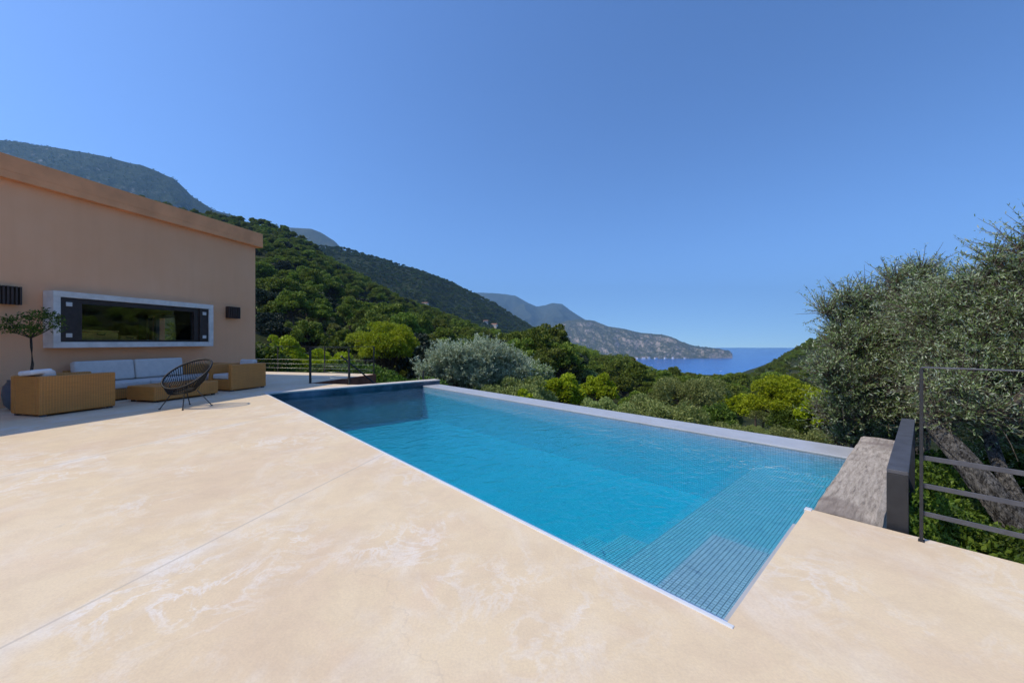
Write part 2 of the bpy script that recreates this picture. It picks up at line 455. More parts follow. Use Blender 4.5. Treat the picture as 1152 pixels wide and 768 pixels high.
M = dict(
    deck=m_deck(), plaster=m_plaster(), tile=m_tile(), tile_shade=m_tile('shaded_mosaic_tile', (0.010, 0.045, 0.075), (0.018, 0.07, 0.105), (0.01, 0.025, 0.04)),
    tile_soft=m_tile('basin_mosaic_tile', (0.34, 0.46, 0.68), (0.46, 0.58, 0.79), (0.22, 0.32, 0.48)), water=m_water(), sea=m_sea(), wicker=m_wicker(), beam=m_wood_beam(), glass=m_glass(),
    cornice=m_simple("cornice_render", (0.86, 0.37, 0.17), 0.9, 0.14, 2, bmp=0.2, spec=0.2),
    concrete=m_simple("window_concrete", (0.74, 0.67, 0.60), 0.8, 0.14, 5, bmp=0.25, spec=0.3),
    coping=m_simple("pool_coping", (0.44, 0.44, 0.445), 0.35, 0.08, 3),
    trim=m_simple("white_trim", (0.66, 0.66, 0.66), 0.4, 0.05, 10),
    kerb=m_simple("wall_cap", (0.66, 0.58, 0.50), 0.8, 0.12, 4, bmp=0.2),
    steel=m_simple("dark_steel", (0.028, 0.028, 0.030), 0.5, 0.25, 12, metal=0.2, bmp=0.1),
    greysteel=m_simple("grey_steel", (0.10, 0.10, 0.11), 0.55, 0.2, 12, metal=0.4, bmp=0.1),
    wire=m_simple("steel_wire", (0.55, 0.55, 0.50), 0.35, 0.05, 10, metal=0.6),
    brown=m_simple("terracotta_render", (0.22, 0.085, 0.05), 0.9, 0.25, 5, bmp=0.3, spec=0.1),
    stone=m_simple("retaining_stone", (0.30, 0.26, 0.21), 0.95, 0.35, 4, bmp=0.6),
    cushion=m_simple("grey_cushion", (0.68, 0.60, 0.53), 0.95, 0.06, 12, bmp=0.25, bscale=200, bdist=0.003, spec=0.1),
    whitecush=m_simple("white_cushion", (0.82, 0.77, 0.72), 0.95, 0.05, 12, bmp=0.25, bscale=200, bdist=0.003, spec=0.1),
    black=m_simple("black_cord", (0.008, 0.008, 0.009), 0.5, 0.2, 20, spec=0.3),
    darkwood=m_simple("dark_wood", (0.035, 0.018, 0.012), 0.45, 0.3, 14),
    slat=m_simple("slatted_wood", (0.05, 0.026, 0.018), 0.55, 0.3, 14),
    hinge=m_simple("hinge_metal", (0.62, 0.58, 0.54), 0.4, 0.05, 10),
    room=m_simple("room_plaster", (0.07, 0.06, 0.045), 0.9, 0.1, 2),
    panel=m_simple("yellow_panel", (0.62, 0.52, 0.22), 0.7, 0.1, 4),
    basket=m_simple("basket_weave", (0.85, 0.45, 0.14), 0.7, 0.3, 45, bmp=0.5, bscale=80),
    pot=m_simple("grey_blue_glaze", (0.075, 0.09, 0.11), 0.35, 0.2, 5),
    soil=m_simple("soil", (0.05, 0.035, 0.02), 1.0, 0.3, 20, bmp=0.5),
    ground=m_hill("hill_soil", (0.020, 0.032, 0.010), (0.055, 0.062, 0.024), (0.16, 0.135, 0.10), 0.42, 18.0),
    wall_far=m_simple("pale_house_wall", (0.58, 0.50, 0.40), 0.9, 0.12, 0.5),
    wall_white=m_simple("white_house_wall", (0.78, 0.76, 0.72), 0.9, 0.06, 0.5),
    roof=m_simple("terracotta_roof", (0.34, 0.16, 0.09), 0.9, 0.25, 1.5),
    pane=m_simple("dark_pane", (0.03, 0.035, 0.04), 0.3, 0.1, 2),
    boat=m_simple("white_hull", (0.85, 0.85, 0.85), 0.3, 0.03, 2),
    bark_pine=m_bark("pine_bark", (0.06, 0.04, 0.03), (0.20, 0.15, 0.11)),
    bark_olive=m_bark("olive_bark", (0.012, 0.010, 0.009), (0.36, 0.33, 0.29), 1.6),
    twig=m_bark("olive_twig", (0.14, 0.11, 0.085), (0.34, 0.275, 0.22)),
    pine=m_leaf("pine_needles", (0.06, 0.095, 0.010), (0.165, 0.225, 0.022), (0.31, 0.35, 0.045), 0.32),
    pine_bright=m_leaf("young_pine_needles", (0.15, 0.19, 0.006), (0.33, 0.38, 0.008), (0.52, 0.55, 0.015), 0.4, tcol=(0.32, 0.38, 0.02)),
    olive=m_leaf("olive_leaves", (0.13, 0.21, 0.045), (0.32, 0.41, 0.14), (0.74, 0.78, 0.56), 0.38, 0.42, spec=0.5),
    olive_silver=m_leaf("silver_olive_leaves", (0.17, 0.20, 0.10), (0.38, 0.43, 0.25), (0.62, 0.66, 0.48), 0.28, 0.42, spec=0.5),
    shrub=m_leaf("shrub_leaves", (0.035, 0.07, 0.008), (0.09, 0.16, 0.014), (0.19, 0.27, 0.03), 0.32),
    scrub=m_leaf("scrub_leaves", (0.12, 0.16, 0.035), (0.27, 0.32, 0.08), (0.48, 0.51, 0.18), 0.32),
    far_green=m_leaf("distant_foliage", (0.032, 0.060, 0.012), (0.09, 0.135, 0.027), (0.16, 0.21, 0.048), 0.18),
    dry=m_leaf("dark_tree_leaves", (0.012, 0.022, 0.010), (0.03, 0.045, 0.018), (0.06, 0.075, 0.035), 0.1),
    mount=m_hill("mountain_rock", (0.012, 0.026, 0.010), (0.030, 0.045, 0.020), (0.26, 0.25, 0.235), 0.27, 1.0),
    midm=m_hill("wooded_slope", (0.020, 0.035, 0.013), (0.055, 0.070, 0.030), (0.30, 0.27, 0.21), 0.34, 2.0),
    farm=m_hill("far_mountain", (0.030, 0.042, 0.025), (0.075, 0.080, 0.048), (0.28, 0.26, 0.23), 0.28, 0.7),
    cape=m_hill("cape_rock", (0.035, 0.048, 0.022), (0.10, 0.10, 0.055), (0.50, 0.40, 0.32), 0.17, 1.6),
)

# ------------------------------------------------------------------ frames of reference
PO = Vector((0.912, 1.62, 0)); PR = math.atan2(0.678, 0.735)       # pool frame: x across (v), y along (u)
HR = -R(13.7)                                                      # house frame: x = distance out of the wall (n), y along the wall (s)
def P2W(v, u, z=0.0):
    c, s = math.cos(PR), math.sin(PR)
    return Vector((PO.x + v*c - u*s, PO.y + v*s + u*c, z))
def H2W(nn, ss, z=0.0):
    c, s = math.cos(HR), math.sin(HR)
    return Vector((nn*c - ss*s, nn*s + ss*c, z))
def W2H(p):
    c, s = math.cos(HR), math.sin(HR)
    return (p.x*c + p.y*s, -p.x*s + p.y*c)

# ------------------------------------------------------------------ ground, sea, hills
def ground():
    rs = np.concatenate([np.linspace(0, 40, 60), np.geomspace(42, 9000, 70)])
    th = np.linspace(0, 2*math.pi, 181)
    Rr, T = np.meshgrid(rs, th, indexing='ij')
    X = Rr*np.sin(T); Y = Rr*np.cos(T)
    Z = -3.1 - 0.115*np.clip(Rr - 8, 0, None)
    Z = Z + fbm(X/6, Y/6, 4, 3)*0.35*np.clip(Rr/8, 0, 1) + fbm(X/60, Y/60, 4, 9)*np.clip(Rr/40, 0, 1)*2.5
    Z = np.maximum(Z, -142.0)
    V = np.stack([X, Y, Z], -1).reshape(-1, 3)
    nr, nt = len(rs), len(th)
    i = np.arange(nr-1)[:, None]*nt + np.arange(nt-1)[None, :]
    Fc = np.stack([i, i+nt, i+nt+1, i+1], -1).reshape(-1, 4)
    o = link("ground", np_mesh("ground", V, Fc, True), M['ground'])
    tag(o, kind="structure")
ground()

def sea():
    xs = np.linspace(-8000, 8000, 60); ys = np.concatenate([np.linspace(900, 3000, 30), np.linspace(3100, 8000, 20)])
    X, Y = np.meshgrid(xs, ys, indexing='ij')
    V = np.stack([X, Y, np.full_like(X, -130.0)], -1).reshape(-1, 3)
    ny = len(ys)
    i = np.arange(len(xs)-1)[:, None]*ny + np.arange(ny-1)[None, :]
    Fc = np.stack([i, i+ny, i+ny+1, i+1], -1).reshape(-1, 4)
    tag(link("sea", np_mesh("sea", V, Fc), M['sea']), kind="structure")
sea()

class Hill:
    """a ridge: crest given as seen, real distance and height, its near slope falls to a foot line, its far slope behind"""
    def __init__(s, name, crest, foot, mat, ncol=220, nrow=56, amp=4.0, nsc=60.0, power=1.0, camp=0.3, seed=1, back=1.6, ridged=False):
        c = np.array(crest, float)
        xs = np.linspace(c[0, 0], c[-1, 0], ncol)
        y = np.interp(xs, c[:, 0], c[:, 1]); D = np.interp(xs, c[:, 0], c[:, 2])
        f = np.array(foot, float)          # (x, D, z)
        Df = np.interp(xs, f[:, 0], f[:, 1]); zf = np.interp(xs, f[:, 0], f[:, 2])
        zc = CAMH + (384 - y)/428.0*D
        t = np.concatenate([np.linspace(0, 1, nrow), 1 + np.linspace(0.08, 1, 12)])
        Dm = np.zeros((ncol, len(t))); Zm = np.zeros_like(Dm)
        for j, tt in enumerate(t):
            if tt <= 1:                    # foot to crest
                Dm[:, j] = Df + (D - Df)*tt
                Zm[:, j] = zf + (zc - zf)*tt**power
            else:
                Dm[:, j] = D + (tt - 1)*(D*(back - 1))
                Zm[:, j] = zc + (np.minimum(zf, zc) - 5 - zc)*(tt - 1)**1.3
        X = (xs[:, None] - 576)/428.0*Dm
        nz = fbm(X/nsc, Dm/nsc, 5, seed)
        if ridged: nz = 0.5 - np.abs(fbm(X/nsc, Dm/nsc*0.6, 5, seed))*1.6
        k = np.minimum(1, np.abs(1 - t)*5 + camp)[None, :]*np.minimum(1, t*6)[None, :]
        Zm = Zm + nz*amp*k
        s.X, s.D, s.Z, s.xs, s.nrow = X, Dm, Zm, xs, nrow
        V = np.stack([X, Dm, Zm], -1).reshape(-1, 3)
        nc = len(t)
        i = np.arange(ncol-1)[:, None]*nc + np.arange(nc-1)[None, :]
        Fc = np.stack([i, i+nc, i+nc+1, i+1], -1).reshape(-1, 4)
        s.o = link(name, np_mesh(name, V, Fc, True), mat)
        tag(s.o, kind="structure")
    def scatter(s, rng, per_m2, lo=0.0, hi=1.02, maxn=100000):
        X, D, Z = s.X, s.D, s.Z
        m = min(X.shape[1]-1, int(s.nrow*hi)); a = int(s.nrow*lo)
        dx = np.abs(X[1:, a:m] - X[:-1, a:m]); dd = np.abs(D[:-1, a+1:m+1] - D[:-1, a:m])
        A = (dx*dd); tot = A.sum()
        n = min(int(tot*per_m2), maxn)
        p = (A/tot).ravel()
        idx = rng.choice(len(p), n, p=p)
        ci = idx // A.shape[1]; ri = idx % A.shape[1] + a
        u = rng.random(n); v = rng.random(n)
        def lerp(G): return (G[ci, ri]*(1-u) + G[ci+1, ri]*u)*(1-v) + (G[ci, ri+1]*(1-u) + G[ci+1, ri+1]*u)*v
        return np.stack([lerp(X), lerp(D), lerp(Z)], -1)
    def at(s, x, y):
        """the point of the near slope seen at (x, y)"""
        i = int(np.clip(np.searchsorted(s.xs, x), 0, len(s.xs)-1))
        ya = 384 - (s.Z[i, :s.nrow] - CAMH)*428.0/s.D[i, :s.nrow]
        j = int(np.argmin(np.abs(ya - y)))
        return Vector((s.X[i, j], s.D[i, j], s.Z[i, j]))

mountain = Hill("mountain", [(-420, 120, 1700), (-200, 138, 1750), (0, 158, 1800), (60, 166, 1800), (100, 173, 1800), (160, 187, 1800), (195, 201, 1800), (206, 211, 1800), (216, 222, 1800), (240, 237, 1800),
    (262, 243, 1850), (300, 262, 1950), (350, 296, 2000), (420, 330, 2000)], [(-420, 700, 60), (420, 800, 20)], M['mount'], 300, 90, 90, 260, 1.5, 0.10, 5, ridged=True)
far_peak = Hill("mountain", [(240, 262, 3000), (300, 256.5, 3000), (326, 256, 3000), (350, 257.5, 3000), (362, 262, 3000), (376, 271, 3000), (386, 281, 3000), (430, 310, 3000)],
    [(240, 2000, 100), (430, 2000, 100)], M['farm'], 120, 40, 60, 300, 1.3, 0.05, 8, ridged=True)
mid = Hill("hill", [(270, 262, 700), (330, 268, 750), (360, 279, 780), (389, 282, 800), (423, 292, 820), (457, 302, 850), (480, 309, 860), (503, 318, 880), (532, 332, 900), (555, 343, 920), (589, 364, 950), (620, 385, 980), (670, 402, 1000)],
    [(270, 330, 0), (670, 330, -32)], M['midm'], 260, 70, 30, 160, 1.15, 0.05, 11, ridged=True)
far_range = Hill("mountain", [(430, 326, 6000), (500, 327, 6000), (540, 329.5, 6000), (562, 330.5, 6000), (580, 333, 6000), (594, 341, 6000), (604, 345, 6000), (612, 344, 6000), (622, 341, 6000), (632, 342, 6000), (641, 349, 5900), (654, 357, 5800), (680, 372, 5500), (720, 392, 5200), (760, 401, 5000)],
    [(430, 3600, -131), (760, 3600, -131)], M['farm'], 260, 60, 150, 420, 1.4, 0.10, 15, ridged=True)
cape = Hill("headland", [(560, 378, 3700), (610, 370, 3700), (640, 360.5, 3700), (656, 359, 3700), (668, 361, 3650), (684, 367, 3600), (704, 370.5, 3550), (722, 374.5, 3500), (744, 376.5, 3450), (758, 380.5, 3400), (768, 385, 3350), (778, 389.5, 3300), (788, 392, 3250), (800, 393.5, 3200), (815, 395.5, 3150), (821, 397.5, 3100), (824, 404, 3050)],
    [(560, 2900, -132), (740, 2880, -132), (800, 2950, -132), (824, 3000, -132)], M['cape'], 320, 60, 60, 130, 0.85, 0.10, 21, back=1.25, ridged=True)
pinehill = Hill("hill", [(-420, 95, 260), (-150, 140, 265), (0, 186, 270), (72, 206, 275), (155, 229, 280), (222, 246, 285), (260, 253, 285), (290, 256, 285), (310, 260, 285), (330, 268, 280), (350, 283, 275), (370, 299, 270), (400, 318, 265), (440, 342, 258), (490, 362, 250), (540, 381, 240), (600, 402, 225), (660, 420, 210)],
    [(-420, 22, -2), (200, 24, -4.5), (450, 26, -6.5), (660, 28, -7)], M['ground'], 240, 70, 7, 45, 1.25, 0.1, 31)
valley = Hill("hill", [(440, 384, 150), (520, 384, 170), (560, 388, 180), (612, 388, 180), (640, 396, 185), (670, 409, 190), (690, 414, 195), (730, 429, 215), (780, 432, 230), (830, 437, 240), (880, 432, 240), (950, 420, 220), (1060, 400, 200)],
    [(440, 20, -5.5), (750, 22, -6), (1060, 20, -6)], M['ground'], 200, 60, 3.0, 30, 1.0, 0.1, 41)
right_hill = Hill("hill", [(795, 450, 320), (820, 437, 315), (850, 423, 310), (868, 413, 305), (896, 396, 300), (930, 377, 290), (970, 360, 280), (1040, 345, 260), (1152, 322, 230), (1400, 270, 200)],
    [(795, 110, -18), (1000, 45, -10), (1400, 20, -5)], M['ground'], 180, 60, 5, 45, 1.1, 0.1, 51)

side_hill = Hill("hill", [(1300, 330, 60), (1700, 250, 50), (2400, 60, 38), (3600, -250, 26)], [(1300, 18, -4), (3600, 7, -3)], M['ground'], 100, 40, 2.5, 20, 1.0, 0.1, 61)

# ------------------------------------------------------------------ deck, pool
def prism(name, pts, z0, z1, m, side=None, parent=None):
    bm = bmesh.new()
    top = [bm.verts.new((p[0], p[1], z1)) for p in pts]; bot = [bm.verts.new((p[0], p[1], z0)) for p in pts]
    f = bm.faces.new(top); g = bm.faces.new(list(reversed(bot)))
    n = len(pts)
    sides = [bm.faces.new((top[i], bot[i], bot[(i+1) % n], top[(i+1) % n])) for i in range(n)]
    for s_ in sides: s_.material_index = 1 if side else 0
    bmesh.ops.recalc_face_normals(bm, faces=bm.faces[:])
    bmesh.ops.triangulate(bm, faces=[f, g])
    me = bpy.data.meshes.new(name); bm.to_mesh(me); bm.free()
    me.materials.append(m)
    if side: me.materials.append(side)
    return link(name, me, None, parent)

W1 = H2W(0, 1); W2 = H2W(1, 0)
S1 = Vector((-5.82, 10.93, 0)); S2 = S1 + W1*3.17                    # stairwell corners
UW = 9.74
# along W2 from S1 until the outer face of the pool's end wall (u = UW+.3)
def u_of(p): d = p - PO; return -d.x*math.sin(PR) + d.y*math.cos(PR)
def v_of(p): d = p - PO; return d.x*math.cos(PR) + d.y*math.sin(PR)
t_ = (u_of(S1) - (UW + .3))/(u_of(S1) - u_of(S1 + W2))
S0 = S1 + W2*t_
deck_pts = [P2W(1.65, -7), P2W(1.65, 0), P2W(0, 0), P2W(0, UW + .3), S0, S1, S2, S2 - W2*16, H2W(-22, -9), H2W(3.5, -9)]
deck = prism("terrace", deck_pts, -3.6, 0, M['deck'], M['stone'])
tag(deck, kind="structure")
# the well's terracotta face and steps
n_, s_ = W2H(S1)
well = empty("stairwell", H2W(n_, s_), HR)
tag(well, "terracotta rendered stairwell sunk beside the far end of the pool", "stairwell")
MB().box(0.0, 0.06, 0.0, 3.2, -2.4, -0.004).build("side_wall", M['brown'], well)
MB().box(0.066, t_ - .05, -0.06, 0.0, -2.4, -0.004).build("near_wall", M['brown'], well)
mb = MB()
for k in range(7): mb.box(0.07, 1.2, 0.15 + 0.28*k, 0.43 + 0.28*k, -2.6, -0.18*(k+1))
mb.build("steps", M['brown'], well)

pool = empty("swimming_pool", PO, PR)
tag(pool, "long infinity pool lined with blue mosaic tiles and filled with turquoise water", "pool")
PV, FL = 4.05, -1.08
mb = MB()
mb.box(0.003, 0.03, 0.0, UW, FL - .1, -0.006)                      # lining under the near deck edge
mb.box(0.03, PV, 0.0, UW, FL - .1, FL)                             # floor
mb.box(0.03, PV, -0.3, 0.0, FL - .1, -0.2)                         # end lining (shallow end)
mb.box(PV, 4.6, -0.35, UW, -3.4, -0.165)                           # overflow wall
mb.build("tiled_shell", M['tile_soft'], pool)
mb = MB()
hw = 1.36
mb.box(0.03, hw, 0.0, 0.53, FL, -0.285)
mb.box(0.03, PV, 0.0, 0.93, FL, -0.43) if False else mb.box(hw, PV, 0.0, 0.93, FL, -0.43)
mb.box(0.03, hw, 0.53, 0.93, FL, -0.43)
mb.box(0.03, hw, 0.93, 1.31, FL, -0.57)
mb.box(0.03, hw, 1.31, 1.68, FL, -0.72)
mb.build("tiled_steps", M['tile'], pool)
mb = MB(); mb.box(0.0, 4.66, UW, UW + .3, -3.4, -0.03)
ew = mb.build("end_wall", M['tile_shade'], pool)  # tile colour darkened to stand for the shade on this wall
MB().box(-0.0, 4.67, UW - .004, UW + .31, -0.03, 0.004, 0.004).build("end_wall_cap", M['kerb'], pool)
MB().box(PV - 0.0, 4.63, -0.05, UW - .002, -0.162, -0.135, 0.006).build("overflow_coping", M['coping'], pool)
MB().box(-0.016, 0.008, -0.03, UW, -0.03, 0.005, 0.003).build("edge_trim", M['trim'], pool)
MB().box(0.03, 1.64, 0.0, 0.082, -0.22, -0.132, 0.003).build("shallow_ledge", M['coping'], pool)
MB().box(1.61, 1.665, -0.03, 0.012, -0.05, 0.005, 0.003).build("corner_trim", M['trim'], pool)
bm = MB(); bm.box(0.004, PV + .004, -0.02, UW + .004, FL - .05, -0.15)
bm.build("water", M['water'], pool)
# wall below the beam and the beam itself
cw = MB().box(1.655, 4.75, -0.40, -0.02, -3.4, -0.26).build("retaining_wall", M['stone'], None, PO, PR)
tag(cw, "rough stone wall under the weathered timber beam at the pool's shallow end", "wall")
bm = bmesh.new()
N = 26
vs = []
rg = random.Random(4)
secs = []
for i in range(N):
    y = 1.665 + (4.78 - 1.665)*i/(N-1)
    dz = 0.006*math.sin(i*0.5) + rg.uniform(-.002, .002)
    secs.append([bm.verts.new(p) for p in ((y, -0.02, -0.25), (y, -0.025 + rg.uniform(-.003, .003), -0.02 + dz), (y, -0.05, -0.002 + dz), (y, -0.2, 0.006 + dz*.5), (y, -0.35, -0.004 + dz), (y, -0.385 + rg.uniform(-.003, .003), -0.02 + dz), (y, -0.39, -0.25))])
for A, B in zip(secs, secs[1:]):
    for k in range(7):
        bm.faces.new((A[k], A[(k+1) % 7], B[(k+1) % 7], B[k]))
bm.faces.new(secs[0]); bm.faces.new(list(reversed(secs[-1])))
bmesh.ops.recalc_face_normals(bm, faces=bm.faces[:])
me = bpy.data.meshes.new("timber_beam"); bm.to_mesh(me); bm.free()
beam = link("timber_beam", me, M['beam'], None, PO, PR)
tag(beam, "thick weathered grey timber beam between the pool and the steel bracket", "beam")
# steel bracket: an inverted U along the outer side of the beam
br = empty("steel_bracket", P2W(1.72, -0.455, -0.35), PR)
tag(br, "dark steel flat-bar bracket standing along the outer edge of the weathered beam", "bracket")
MB().box(-0.02, 2.38, -0.05, 0.05, 0.70, 0.725, 0.003).build("top_bar", M['greysteel'], br)  # lighter steel than the uprights: the lit top is put into the colour
MB().box(-0.02, 0.012, -0.05, 0.05, -0.3, 0.698, 0.003).build("upright", M['steel'], br)
MB().box(2.34, 2.38, -0.05, 0.05, -0.2, 0.698, 0.003).build("upright", M['steel'], br)
MB().box(0.014, 0.12, -0.04, 0.05, 0.45, 0.60, 0.003).build("lug", M['steel'], br)

# ------------------------------------------------------------------ railings
def railing(name, a, b, posts, label, h=1.02, bars=(0.165, 0.333, 0.5), group=None, zb=0.0, flat=True, pw=0.022, ext=0.0):
    a = Vector(a); b = Vector(b); L = (b - a).length; ang = math.atan2(b.y - a.y, b.x - a.x)
    r = empty(name, (a.x, a.y, 0), ang)
    tag(r, label, "railing", group)
    for t in posts:
        MB().box(t*L - pw, t*L + pw, -0.012, 0.006, zb, h, 0.002).box(t*L - pw*1.7, t*L + pw*1.7, -0.022, 0.018, zb, zb + 0.006).build("post", M['steel'], r)
    MB().box(-ext, L, -0.02, 0.02, h, h + 0.008, 0.002).build("handrail", M['steel'] if not flat else M['greysteel'], r)
    for z in bars:
        if flat: MB().box(-ext, L, 0.007, 0.015, z - 0.014, z + 0.014, 0.002).build("rail", M['greysteel'], r)
        else: MB().tube([(-ext, 0.010, z), (L, 0.010, z)], 0.0038, 6).build("wire", M['wire'], r)
    return r
railing("railing", P2W(1.60, -0.56), P2W(1.53, -2.9), (0.0, 0.45, 0.95), "dark steel railing with flat bars on the deck edge beside the olive tree", 1.04, pw=0.008)
railing("railing", S2 - W2*0.02, S2 - W2*8.7, (0.0, 0.245, 0.494, 0.745, 0.99), "long wire railing along the far edge of the terrace beyond the sofas", 1.0, flat=False)
railing("railing", S1 + W1*0.03, S2 - W1*0.03, (0.005, 0.995), "wire railing running away along the terrace side of the stairwell", 1.02, bars=(0.13,), flat=False)
railing("railing", S1 + Vector((0.02, -0.03, 0)), S1 + W2*1.33 + Vector((0, -0.03, 0)), (0.01, 0.99), "short wire railing on the near side of the stairwell behind the pool wall", 1.02, flat=False)
hr = empty("stair_handrail", S1 + W2*0.90 + W1*0.19, HR)
tag(hr, "sloping black handrail going down into the stairwell", "handrail")
MB().tube([(0, 0, 0.78), (0.09, 1.46, -0.13), (0.12, 2.0, -0.47)], 0.024, 8).build("rail", M['steel'], hr)
MB().box(0.0, 0.05, 0.30, 0.35, -0.6, 0.74, 0.002).build("post", M['steel'], hr)
MB().box(0.09, 0.13, 1.7, 1.74, -1.3, -0.29, 0.002).build("post", M['steel'], hr)
sp = MB().box(-0.02, 0.02, -0.02, 0.02, -0.6, 0.27, 0.003).build("stub_post", M['steel'], None, P2W(4.32, UW + .42), PR)
tag(sp, "single short dark post just behind the pool's end wall", "post")

# ------------------------------------------------------------------ house
WN = -10.5                                   # wall plane
house = empty("house", H2W(WN, 9.55), HR)
tag(house, "peach rendered modern house with flat roof and wide cornice at the terrace's edge", "house")
y0, y1 = -14.0, 0.0                          # local: y = s - 9.55
ws0, ws1, wz0, wz1 = 5.07 - 9.55, 7.91 - 9.55, 1.19, 2.06
T = 0.35
mb = MB()
mb.box(-T, 0, y0, ws0, -0.1, 4.25).box(-T, 0, ws1, y1, -0.1, 4.25).box(-T, 0, ws0, ws1, -0.1, wz0).box(-T, 0, ws0, ws1, wz1, 4.25)
mb.box(-8.0, -3.7, y1 - T, y1, -0.1, 4.25).box(-2.15, -T, y1 - T, y1, -0.1, 4.25).box(-3.7, -2.15, y1 - T, y1, -0.1, 0.6).box(-3.7, -2.15, y1 - T, y1, 2.02, 4.25).box(-8.0, -T, y0, y0 + T, -0.1, 4.25)
mb.box(-8.0 - T, -8.0, y0, y1, -0.1, 4.25)
mb.build("walls", M['plaster'], house)
mb = MB()
mb.box(-8.0 - T - .14, 0.14, y0 - .1, 0.14, 4.12 + .131, 4.54, 0.006)
mb.box(0.003, 0.14, y0 - .1, 0.14, 4.12, 4.25).box(-8.4, 0.002, 0.003, 0.14, 4.12, 4.25)
mb.build("cornice", M['cornice'], house)
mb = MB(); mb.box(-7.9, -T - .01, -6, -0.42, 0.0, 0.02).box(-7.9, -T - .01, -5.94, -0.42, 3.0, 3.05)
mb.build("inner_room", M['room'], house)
wf = MB()
wy0, wy1 = 4.97 - 9.55, 8.02 - 9.55
wf.box(0.003, 0.30, wy0, wy1, 2.06, 2.175, 0.006).box(0.003, 0.30, wy0, wy1, 1.075, 1.19, 0.006)
wf.box(0.003, 0.30, wy0, ws0, 1.19, 2.06).box(0.003, 0.30, ws1, wy1, 1.19, 2.06)
win = wf.build("window", M['concrete'], house)
fr = MB()
fr.box(0.08, 0.27, ws0 + .003, ws0 + .26, wz0 + .003, wz1 - .003)
fr.box(0.08, 0.24, ws0 + .26, ws0 + .34, wz0 + .003, wz1 - .003)
fr.box(0.08, 0.27, ws1 - .22, ws1 - .003, wz0 + .003, wz1 - .003)
fr.box(0.08, 0.24, ws1 - .34, ws1 - .22, wz0 + .003, wz1 - .003)
fr.box(0.08, 0.24, ws0 + .34, ws1 - .34, wz1 - .10, wz1 - .003).box(0.08, 0.24, ws0 + .34, ws1 - .34, wz0 + .003, wz0 + .045)
fr.build("frame", M['darkwood'], win)
MB().box(0.16, 0.172, ws0 + .34, ws1 - .34, wz0 + .045, wz1 - .10).build("pane", M['glass'], win)
for yy in (ws0 + .13, ws1 - .11):
    for zz in (wz0 + .13, wz1 - .13):
        MB().box(0.271, 0.285, yy - .045, yy + .045, zz - .04, zz + .04, 0.004).build("hinge_plate", M['hinge'], win)
# things seen through the pane: yellow door leaf and back window frame
MB().box(-4.2, -3.86, -0.42, -T - .004, 0.3, 1.98).build("door_leaf", M['panel'], house)
MB().box(-3.7, -3.63, -.3, -.2, 0.6, 2.02).box(-2.22, -2.15, -.3, -.2, 0.6, 2.02).box(-3.63, -2.22, -.3, -.2, 1.95, 2.02).box(-3.63, -2.22, -.3, -.2, 0.6, 0.67).build("end_window", M['darkwood'], house)

def basket(y, w_, d_, h_, label):
    b = empty("wicker_basket", H2W(WN - 0.02, 9.55 + y, 1.192), HR)
    tag(b, label, "basket")
    m = MB(); m.box(-d_/2, d_/2, -w_/2, w_/2, 0, h_*0.8, 0.02)
    m.build("body", M['basket'], b)
    m = MB(); m.box(-d_/2 - .01, d_/2 + .01, -w_/2 - .01, w_/2 + .01, h_*0.81, h_, 0.02); m.build("rim", M['basket'], b)
    m = MB(); m.tube([(d_/2 + .02, -0.07, h_*.72), (d_/2 + .03, -0.05, h_*.62), (d_/2 + .03, 0.05, h_*.62), (d_/2 + .02, 0.07, h_*.72)], 0.01, 6); m.build("handle", M['darkwood'], b)
basket(ws0 + .72, 0.62, 0.20, 0.25, "large wicker basket with a dark handle behind the window glass")
basket(ws0 + 1.22, 0.30, 0.20, 0.14, "small low wicker basket behind the window glass beside the larger one")

def wall_lamp(s, label):
    b = empty("wall_lamp", H2W(WN, s, 2.03), HR)
    tag(b, label, "wall lamp", "slatted wall lamps")
    MB().box(0.002, 0.02, -0.16, 0.16, -0.15, 0.15).build("back_plate", M['darkwood'], b)
    MB().box(0.02, 0.12, -0.13, 0.13, -0.13, 0.13).build("box", M['darkwood'], b)
    m = MB()
    for k in range(7):
        y = -0.155 + k*0.31/6
        m.box(0.122, 0.15, y - .014, y + .014, -0.165, 0.165, 0.002)
    for k in range(3):
        x = 0.03 + k*0.036
        m.box(x, x + .024, -0.172, -0.145, -0.165, 0.165, 0.002).box(x, x + .024, 0.145, 0.172, -0.165, 0.165, 0.002)
    m.box(0.02, 0.12, -0.172, 0.172, 0.150, 0.160).box(0.02, 0.12, -0.172, 0.172, -0.160, -0.150)
    m.build("slats", M['slat'], b)
wall_lamp(4.47, "dark slatted box lamp on the wall above the small potted tree")
wall_lamp(8.76, "dark slatted box lamp on the wall near the house's far corner")

# ------------------------------------------------------------------ furniture
def cush(name, parent, x0, x1, y0, y1, z0, z1, m=None, bev=0.045, tilt=0.0):
    mat = None
    if tilt:
        c = Vector(((x0+x1)/2, (y0+y1)/2, (z0+z1)/2))
        mat = Matrix.Translation(c) @ Matrix.Rotation(tilt, 4, 'Y') @ Matrix.Translation(-c)
    m_ = MB(); m_.box(x0, x1, y0, y1, z0, z1, bev, 5, mat)
    # a slight fullness
    c = Vector(((x0+x1)/2, (y0+y1)/2, (z0+z1)/2))
    return m_.build(name, m or M['cushion'], parent, smooth=True)

